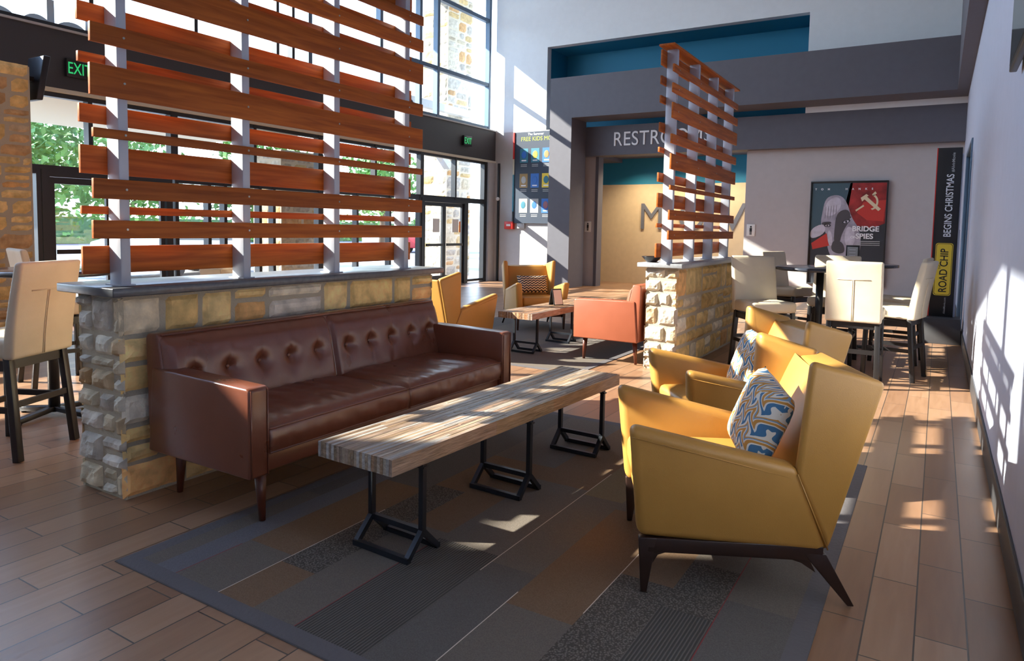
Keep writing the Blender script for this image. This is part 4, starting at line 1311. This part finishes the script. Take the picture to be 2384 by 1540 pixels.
# emblem
flat([(.66, .16), (.73, .125), (.76, .14), (.74, .15), (.92, .265), (.89, .285), (.71, .175), (.68, .195)], 'poster cream', 5)
pts = []
n = 14
for i in range(n + 1):
    t = -1.25 + 2.7 * i / n
    pts.append((.80 + .085 * cos(t), .20 + .075 * sin(t)))
for i in range(n, -1, -1):
    t = -1.25 + 2.7 * i / n
    pts.append((.785 + .075 * cos(t), .20 + .062 * sin(t) ))
flat(pts, 'poster cream', 6)
flat([(.80, .13), (.84, .10), (.86, .12), (.82, .145)], 'poster cream', 6)
flat([(.60, .275), (.70, .225), (.71, .24), (.61, .29)], 'poster cream', 6)
mb.build('print', None, r)
def ptxt(s, a, b, size, m='white lettering', sx_=1.0, space=1.0, al='LEFT'):
    text_mesh('print_text', s, size, m, r, (-PW / 2 + PW * a, -.018, PH * (1 - b)), ROT_FRONT, .001, al, sx_, space, bold=size * .03)
ptxt('T O M', .06, .085, .055, space=2.2); ptxt('H A N K S', .46, .085, .055, space=2.2)
ptxt('BRIDGE', .57, .475, .145, sx_=1.0); ptxt('SPIES', .62, .545, .145, sx_=1.02); ptxt('OF', .555, .545, .07)
for i, y in enumerate((.575, .592, .609)): 
    mbx = MB(); mbx.box(-PW/2 + PW * (.64 + .03 * (i == 0)), -PW/2 + PW * .93, -.0185, -.0175, PH * (1 - y), PH * (1 - y) + .014, 'grey plastic'); mbx.build('print_line', None, r)

# kids movie banner on the left of the back wall
r = thing('film_banner', 'hanging film banner with small film pictures beside the charcoal column', 'banner', (-8.75, BY - .06, 1.54))
mat('banner black', (0.03, 0.045, 0.075), .5); mat('banner lime', (0.42, 0.50, 0.06), .5); mat('banner teal', (0.04, 0.20, 0.28), .5)
mat('banner yellow', (0.85, 0.62, 0.05), .5); mat('banner blue', (0.03, 0.16, 0.55), .5); mat('banner gold', (0.35, 0.22, 0.08), .5); mat('banner pink', (0.30, 0.12, 0.16), .5)
mb = MB()
mb.box(-.74, .74, -.006, .006, 0, 2.33, 'banner black'); mb.build('cloth', None, r)
mb = MB()
mb.box(-.78, -.74, -.03, .01, 1.65, 2.33, 'alarm red'); mb.box(-.78, -.74, -.03, .01, 1.25, 1.65, 'soffit cream'); mb.box(-.78, -.74, -.03, .01, .3, 1.25, 'banner teal'); mb.box(-.78, -.74, -.03, .01, 0, .3, 'black metal')
mb.build('edge_pole', None, r)
text_mesh('print_text', 'FREE KIDS MOVIES', .15, 'banner lime', r, (-.56, -.008, 2.10), ROT_FRONT, .002, sx_=.95)
text_mesh('print_text', 'The Summer', .09, 'white lettering', r, (-.36, -.008, 2.24), ROT_FRONT, .002)
tiles = ['banner teal', 'banner teal', 'banner blue', 'banner pink', 'banner gold', 'banner blue', 'banner yellow', 'banner gold', 'soffit cream', 'grey plastic', 'banner blue', 'banner teal']
for row in range(3):
    for c in range(4):
        mb = MB(); x = -.58 + .33 * c; z = 1.50 - .64 * row + .05
        mb.box(x, x + .24, -.009, -.006, z, z + .36, tiles[row * 4 + c])
        mb.sphere((x + .12, -.009, z + .20), .075, tiles[(row * 4 + c + 5) % 12], 10, 6, (1, .03, 1.3))
        mb.box(x + .05, x + .19, -.0105, -.0095, z + .04, z + .07, 'white lettering')
        mb.box(x + .03, x + .21, -.009, -.006, z - .06, z - .045, 'grey plastic'); mb.box(x + .03, x + .21, -.009, -.006, z - .10, z - .085, 'grey plastic')
        mb.build('film_picture', None, r)

# standee with vertical lettering
r = thing('film_standee', 'tall black film standee with yellow ROAD CHIP plate by the right wall', 'standee', (.075, 10.98, 0))
mb = MB()
mb.hexa([(-.14, -.02, .335), (.135, -.02, .335), (.135, .10, .335), (-.14, .10, .335), (-.14, -.02, 2.58), (.135, -.02, 2.58), (.135, .10, 2.58), (-.14, .10, 2.58)], 'black metal', .003)
mb.build('panel', None, r)
mb = MB(); mb.box(-.152, -.14, -.022, .10, .335, 2.58, 'alarm red'); mb.build('edge_strip', None, r)
mb = MB(); mb.box(.137, .160, .0, .10, .335, 1.5, 'pale blue wall paint'); mb.box(.137, .150, .0, .10, 1.5, 2.5, 'pale blue wall paint'); mb.build('edge_strip', None, r)
mb = MB()
mb.hexa([(-.23, -.30, 0), (.24, -.30, 0), (.24, .16, 0), (-.23, .16, 0), (-.20, -.28, .335), (.22, -.28, .335), (.22, .14, .335), (-.20, .14, .335)], 'dark fascia', .004)
mb.build('base_box', None, r)
mb = MB(); n = 8; pts = []
x0, x1, z0, z1, rr = -.105, .095, .62, 1.32, .03
for cx, cz, a0 in ((x1 - rr, z0 + rr, -pi/2), (x1 - rr, z1 - rr, 0), (x0 + rr, z1 - rr, pi/2), (x0 + rr, z0 + rr, pi)):
    for i in range(n + 1): pts.append((cx + rr * cos(a0 + pi/2 * i / n), cz + rr * sin(a0 + pi/2 * i / n)))
mb.prism(pts, 'y', -.027, -.0215, 'banner yellow')
mb.prism([(a * .93 - .0003, (b - .97) * .975 + .97) for a, b in pts], 'y', -.0275, -.0270, 'black metal')
mb.prism([(a * .87 - .0006, (b - .97) * .96 + .97) for a, b in pts], 'y', -.0280, -.0275, 'banner yellow')
mb.build('yellow_plate', None, r)
RV = Matrix.Rotation(pi / 2, 4, 'X') @ Matrix.Rotation(pi / 2, 4, 'Z')
def vt(s, x, z, size, m, y=-.0225, sx_=1.0):
    text_mesh('lettering', s, size, m, r, (x, y, z), RV, .0015, sx_=sx_, bold=size * .012)
vt('ROAD CHIP', .042, .66, .128, 'black metal', -.0285, .86)
vt('THE', -.035, .97, .032, 'black metal', -.0285)
vt('BEGINS CHRISTMAS', .055, 1.40, .118, 'white lettering', sx_=.80)
vt('#AlvinMovie', .055, 2.26, .05, 'grey plastic')
vt('AlvinMovie.com', .045, .375, .034, 'grey plastic')

# exit signs
def exit_sign(label, y, z, w=.34, face_x=FX + .10):
    r = thing('exit_sign', label, 'exit sign', (face_x, y, z), 0, 'green exit signs')
    m = MB(); m.box(-.06, 0, -w / 2, w / 2, 0, .24, 'black metal', .004); m.build('housing', None, r)
    text_mesh('letters', 'EXIT', .22, 'exit green', r, (.002, -w / 2 + .01, .045), Matrix.Rotation(pi / 2, 4, 'Z') @ Matrix.Rotation(pi / 2, 4, 'X'), .004, sx_=.68)
exit_sign('green EXIT sign on the dark beam above the left doors', 5.17, 3.33)
exit_sign('small green EXIT sign on the dark beam above the right doors', 14.33, 3.42)

# fire alarm, conduit box
r = thing('fire_alarm', 'red fire alarm box on the grey wall below the film banner', 'fire alarm', (-9.62, BY - .001, 1.38))
mb = MB(); mb.box(-.13, .13, -.11, 0, 0, .20, 'alarm red', .01); mb.build('housing', None, r)
mb = MB(); mb.box(-.06, .06, -.116, -.109, .08, .13, 'paper white'); mb.build('lens', None, r)
mb = MB(); mb.box(-9.40, -9.18, BY - .05, BY - .001, 1.40, 1.55, 'grey plastic', .006)
tag(mb.build('junction_box', None), 'grey box beside the red fire alarm on the back wall', 'electrical box')
mb = MB(); mb.box(-10.02, -9.97, BY - .05, BY - .001, 0, 3.1, 'black metal')
mb.sphere((-9.995, BY - .06, 2.17), .05, 'paper white', 12, 8)
tag(mb.build('conduit', None), 'dark vertical conduit with white cap near the glass front corner', 'pipe')

# corridor downlights; middle and right ones added to brighten the tan wall
for x, w_ in ((-6.6, 'left'), (-5.5, 'added middle'), (-4.4, 'added right')):
    r = thing('downlight', 'small round recessed downlight in the corridor ceiling, ' + w_ + ' one of three', 'ceiling light', (x, 16.75, 3.299), 0, 'corridor downlights')
    m = MB(); m.tube([(0, 0, 0), (0, 0, -.012)], .085, 'grey plastic', 24); m.build('trim_ring', None, r)
    m = MB(); m.tube([(0, 0, -.0125), (0, 0, -.014)], .06, 'lamp lens', 20); m.build('lens', None, r)
    ld = bpy.data.lights.new('lamp', 'SPOT'); ld.energy = 90; ld.color = (1.0, .80, .55); ld.spot_size = radians(140); ld.spot_blend = .8; ld.shadow_soft_size = .06
    lo = bpy.data.objects.new('lamp', ld); COL.objects.link(lo); lo.parent = r; lo.location = (0, 0, -.03)

# television by the stone column and on the right wall
r = thing('television', 'black television angled off the tall stone column', 'television', (-8.85, 4.22, 2.8))
mb = MB(); mb.hexa([(-.45, -.09, 0), (-.13, -.09, 0), (-.13, -.02, 0), (-.45, -.02, 0), (-.50, .00, .52), (-.13, .00, .52), (-.13, .08, .52), (-.50, .08, .52)], 'black metal', .01); mb.build('cabinet', None, r)
mb = MB(); mb.bar((-.3, -.16, .25), (-.3, -.03, .25), .05, .05, 'black metal'); mb.build('bracket', None, r)
r = thing('television', 'black television mounted high on the pale right wall', 'television', (WX - .01, 3.95, 2.3))
mb = MB(); mb.box(-.045, -.01, -.75, .70, 0, .84, 'black metal', .006); mb.build('cabinet', None, r)
mb = MB(); mb.box(-.0465, -.0445, -.72, .67, .03, .81, 'screen glass'); mb.build('screen', None, r)
mb = MB(); mb.bar((-.012, 0, .4), (.009, 0, .4), .2, .2, 'black metal'); mb.build('bracket', None, r)

# black bowl on the small wall's cap
mb = MB()
def bowl(u, v):
    pr = [(0.0, .0), (.06, .0), (.13, .055), (.135, .06), (.125, .055), (.055, .008), (0, .008)]
    i = min(int(v * 6), 5); t = v * 6 - i
    a = pr[i][0] * (1 - t) + pr[i + 1][0] * t; b = pr[i][1] * (1 - t) + pr[i + 1][1] * t
    return Vector((-2.52 + a * cos(2 * pi * u) * .75, 6.92 + a * sin(2 * pi * u), 1.0905 + b))
mb.grid(bowl, 32, 12, 'black metal')
tag(mb.build('shallow_bowl', None), 'shallow black bowl on the grey cap of the small stone wall', 'bowl')

# papers on the glass doors
for y, c, lab in ((13.28, 'paper white', 'white notice taped to the left leaf of the right glass doors'), (14.05, 'paper white', 'white notice taped to the right leaf of the right glass doors'), (14.24, 'carpet brown', 'orange notice strip at the edge of the right glass door')):
    if 'orange' in lab:
        mat('notice orange', (.8, .22, .03), .6); c = 'notice orange'
        m = MB(); m.box(FX - .060, FX - .058, y - .03, y + .03, 1.28, 1.55, c)
    else:
        m = MB(); m.box(FX - .060, FX - .058, y - .13, y + .13, 1.28, 1.60, c)
    tag(m.build('paper_notice', None), lab, 'notice')

# ================================================================== OUTSIDE
mb = MB(); mb.box(-90, -12.0, -40, 60, -.12, -.02, 'concrete paving'); 
struct(mb.build('floor_outside'), 'pale paving outside the glass front')
mb = MB(); mb.box(-60, -30, -30, 50, -.02, -.012, 'asphalt'); struct(mb.build('trim_6'), 'asphalt parking lot outside')
def stone_pier(label, x0, x1, y0, y1, z1, seed):
    L = ((x0 + x1) / 2, (y0 + y1) / 2, -.02)
    r = thing('stone_pier', label, 'pier', L, 0, 'stone piers outside the glass')
    m = MB(); m.box(x0, x1, y0, y1, -.02, z1, 'mortar')
    clad(m, (x1, y0, 0), (0, 1, 0), (1, 0, 0), y1 - y0, z1, seed, cell=.10, rows=(.18, .4), wid=(.25, .6), cols=[0, 2, 4, 6, 9, 8, 3], tint=.55)
    clad(m, (x0, y0, 0), (1, 0, 0), (0, -1, 0), x1 - x0, z1, seed + 5, cell=.10, rows=(.18, .4), wid=(.25, .6), cols=[0, 2, 4, 6, 9], tint=.55)
    m.build('masonry', None, r, L)
    return r
stone_pier('limestone pier outside the right glass doors', -13.0, -12.1, 16.2, 17.4, 9.0, 61)
stone_pier('limestone pier outside behind the slat screen middle', -13.0, -12.1, 10.3, 11.7, 3.0, 63)
r = thing('canopy_strut', 'grey diagonal canopy strut outside above the right doors', 'strut', (-12.0, 15.2, 0))
mb = MB(); mb.bar((-11.9, 16.0, 3.1), (-11.9, 14.2, 4.6), .2, .2, 'grey plastic'); mb.bar((-11.9, 14.2, 4.68), (-11.9, 17.0, 4.68), .2, .2, 'grey plastic')
mb.bar((-10.5, 15.2, 3.6), (-11.9, 15.2, 3.7), .12, .12, 'grey plastic')
mb.build('beam', None, r, r.location)
mb = MB(); mb.box(-14.2, -10.42, 3.0, 9.9, 3.18, 3.35, 'soffit cream')
tag(mb.build('entrance_canopy', None), 'cream flat canopy outside over the left entrance doors', 'canopy')
r = thing('roof_sign', 'grey upright letters standing on the beam top, seen from behind', 'sign', (-10.65, 5.0, 3.98))
RL2 = Matrix.Rotation(-pi / 2, 4, 'Z') @ Matrix.Rotation(pi / 2, 4, 'X')
for ch, y in (('o', 5.66), ('b', 5.20), ('o', 4.74)):
    text_mesh('letter', ch, 1.08, 'channel letter grey', r, (0, y - 5.0, -.28), RL2, .08, sx_=1.0)

# trees
def tree(label, x, y, h, rad, seed, n=2600):
    rng = random.Random(seed)
    r = thing('tree', label, 'tree', (x, y, -.02), 0, 'trees outside')
    m = MB(); m.tube([(0, 0, 0), (.05, .03, h * .35), (0, .1, h * .62)], [.16, .11, .06], 'tree bark', 8)
    for k in range(6):
        a = k * 1.1; m.tube([(0, .05, h * (.34 + .04 * k)), (rad * .6 * cos(a), rad * .6 * sin(a), h * (.55 + .05 * k))], [.05, .02], 'tree bark', 6)
    m.build('trunk', None, r)
    m = MB(); cl = [(rng.uniform(-.6, .6) * rad, rng.uniform(-.6, .6) * rad, h * rng.uniform(.45, .9)) for _ in range(16)]
    for i in range(n):
        c = rng.choice(cl)
        d = Vector((rng.gauss(0, 1), rng.gauss(0, 1), rng.gauss(0, .8))).normalized() * rad * .5 * rng.uniform(.4, 1)
        p = Vector(c) + d
        a = Vector((rng.gauss(0, 1), rng.gauss(0, 1), rng.gauss(0, 1))).normalized()
        b = a.orthogonal().normalized()
        s = rng.uniform(.08, .16)
        v = [m.bm.verts.new(p + q) for q in (a * s, b * s * .5, -a * s, -b * s * .5)]
        m.face(v, 'green leaves')
    m.build('foliage', None, r)
    return r
tree('leafy green tree outside the right glass doors', -22, 24.5, 5.5, 1.9, 1)
tree('leafy green tree outside seen past the stone column', -21, 8.6, 4.6, 2.2, 2)
tree('leafy green tree outside behind the lower slats', -24, 13.5, 4.5, 2.4, 3)
tree('small green tree outside near the middle of the glass', -20, 16.0, 4.2, 1.7, 4)
def car(label, x, y, rz, paint):
    r = thing('car', label, 'car', (x, y, -.012), rz, 'cars parked outside')
    m = MB()
    body = [(-2.2, .25), (2.15, .25), (2.25, .6), (1.9, .82), (1.1, .92), (.45, 1.38), (-1.2, 1.42), (-1.9, .98), (-2.25, .9)]
    m.prism(body, 'x', -.88, .88, paint, .06, 3); m.build('body', None, r)
    m = MB(); m.prism([(1.0, .93), (.45, 1.32), (-1.15, 1.35), (-1.75, .98)], 'x', -.885, .885, 'car glass'); m.build('side_window', None, r)
    for sx2 in (-.8, .8):
        for yy in (-1.4, 1.4):
            m = MB(); m.tube([(sx2 - .12, yy, .33), (sx2 + .12, yy, .33)], .33, 'tyre', 18); m.build('wheel', None, r)
car('white parked car outside the right glass doors', -26, 29.5, .5, 'car white')
car('dark red parked car outside far beyond the doors', -24, 31.0, .2, 'car red')
car('white parked car outside seen through the left doors', -17.5, 11.6, .3, 'car white')
rng = random.Random(7)
mb = MB()
mb.box(-44.5, -43.5, -20, 60, 0, 1.6, 'hedge leaves')
for i in range(2600):
    p = Vector((-43.6 + rng.uniform(-.4, .5), rng.uniform(-20, 60), rng.uniform(0, 2.2))); s = rng.uniform(.12, .3)
    a = Vector((rng.gauss(0, 1), rng.gauss(0, 1), rng.gauss(0, 1))).normalized(); b = a.orthogonal().normalized()
    mb.face([mb.bm.verts.new(p + q) for q in (a * s, b * s * .6, -a * s, -b * s * .6)], 'green leaves')
tag(mb.build('hedge', None), 'long green hedge at the far side of the parking lot', 'hedge')
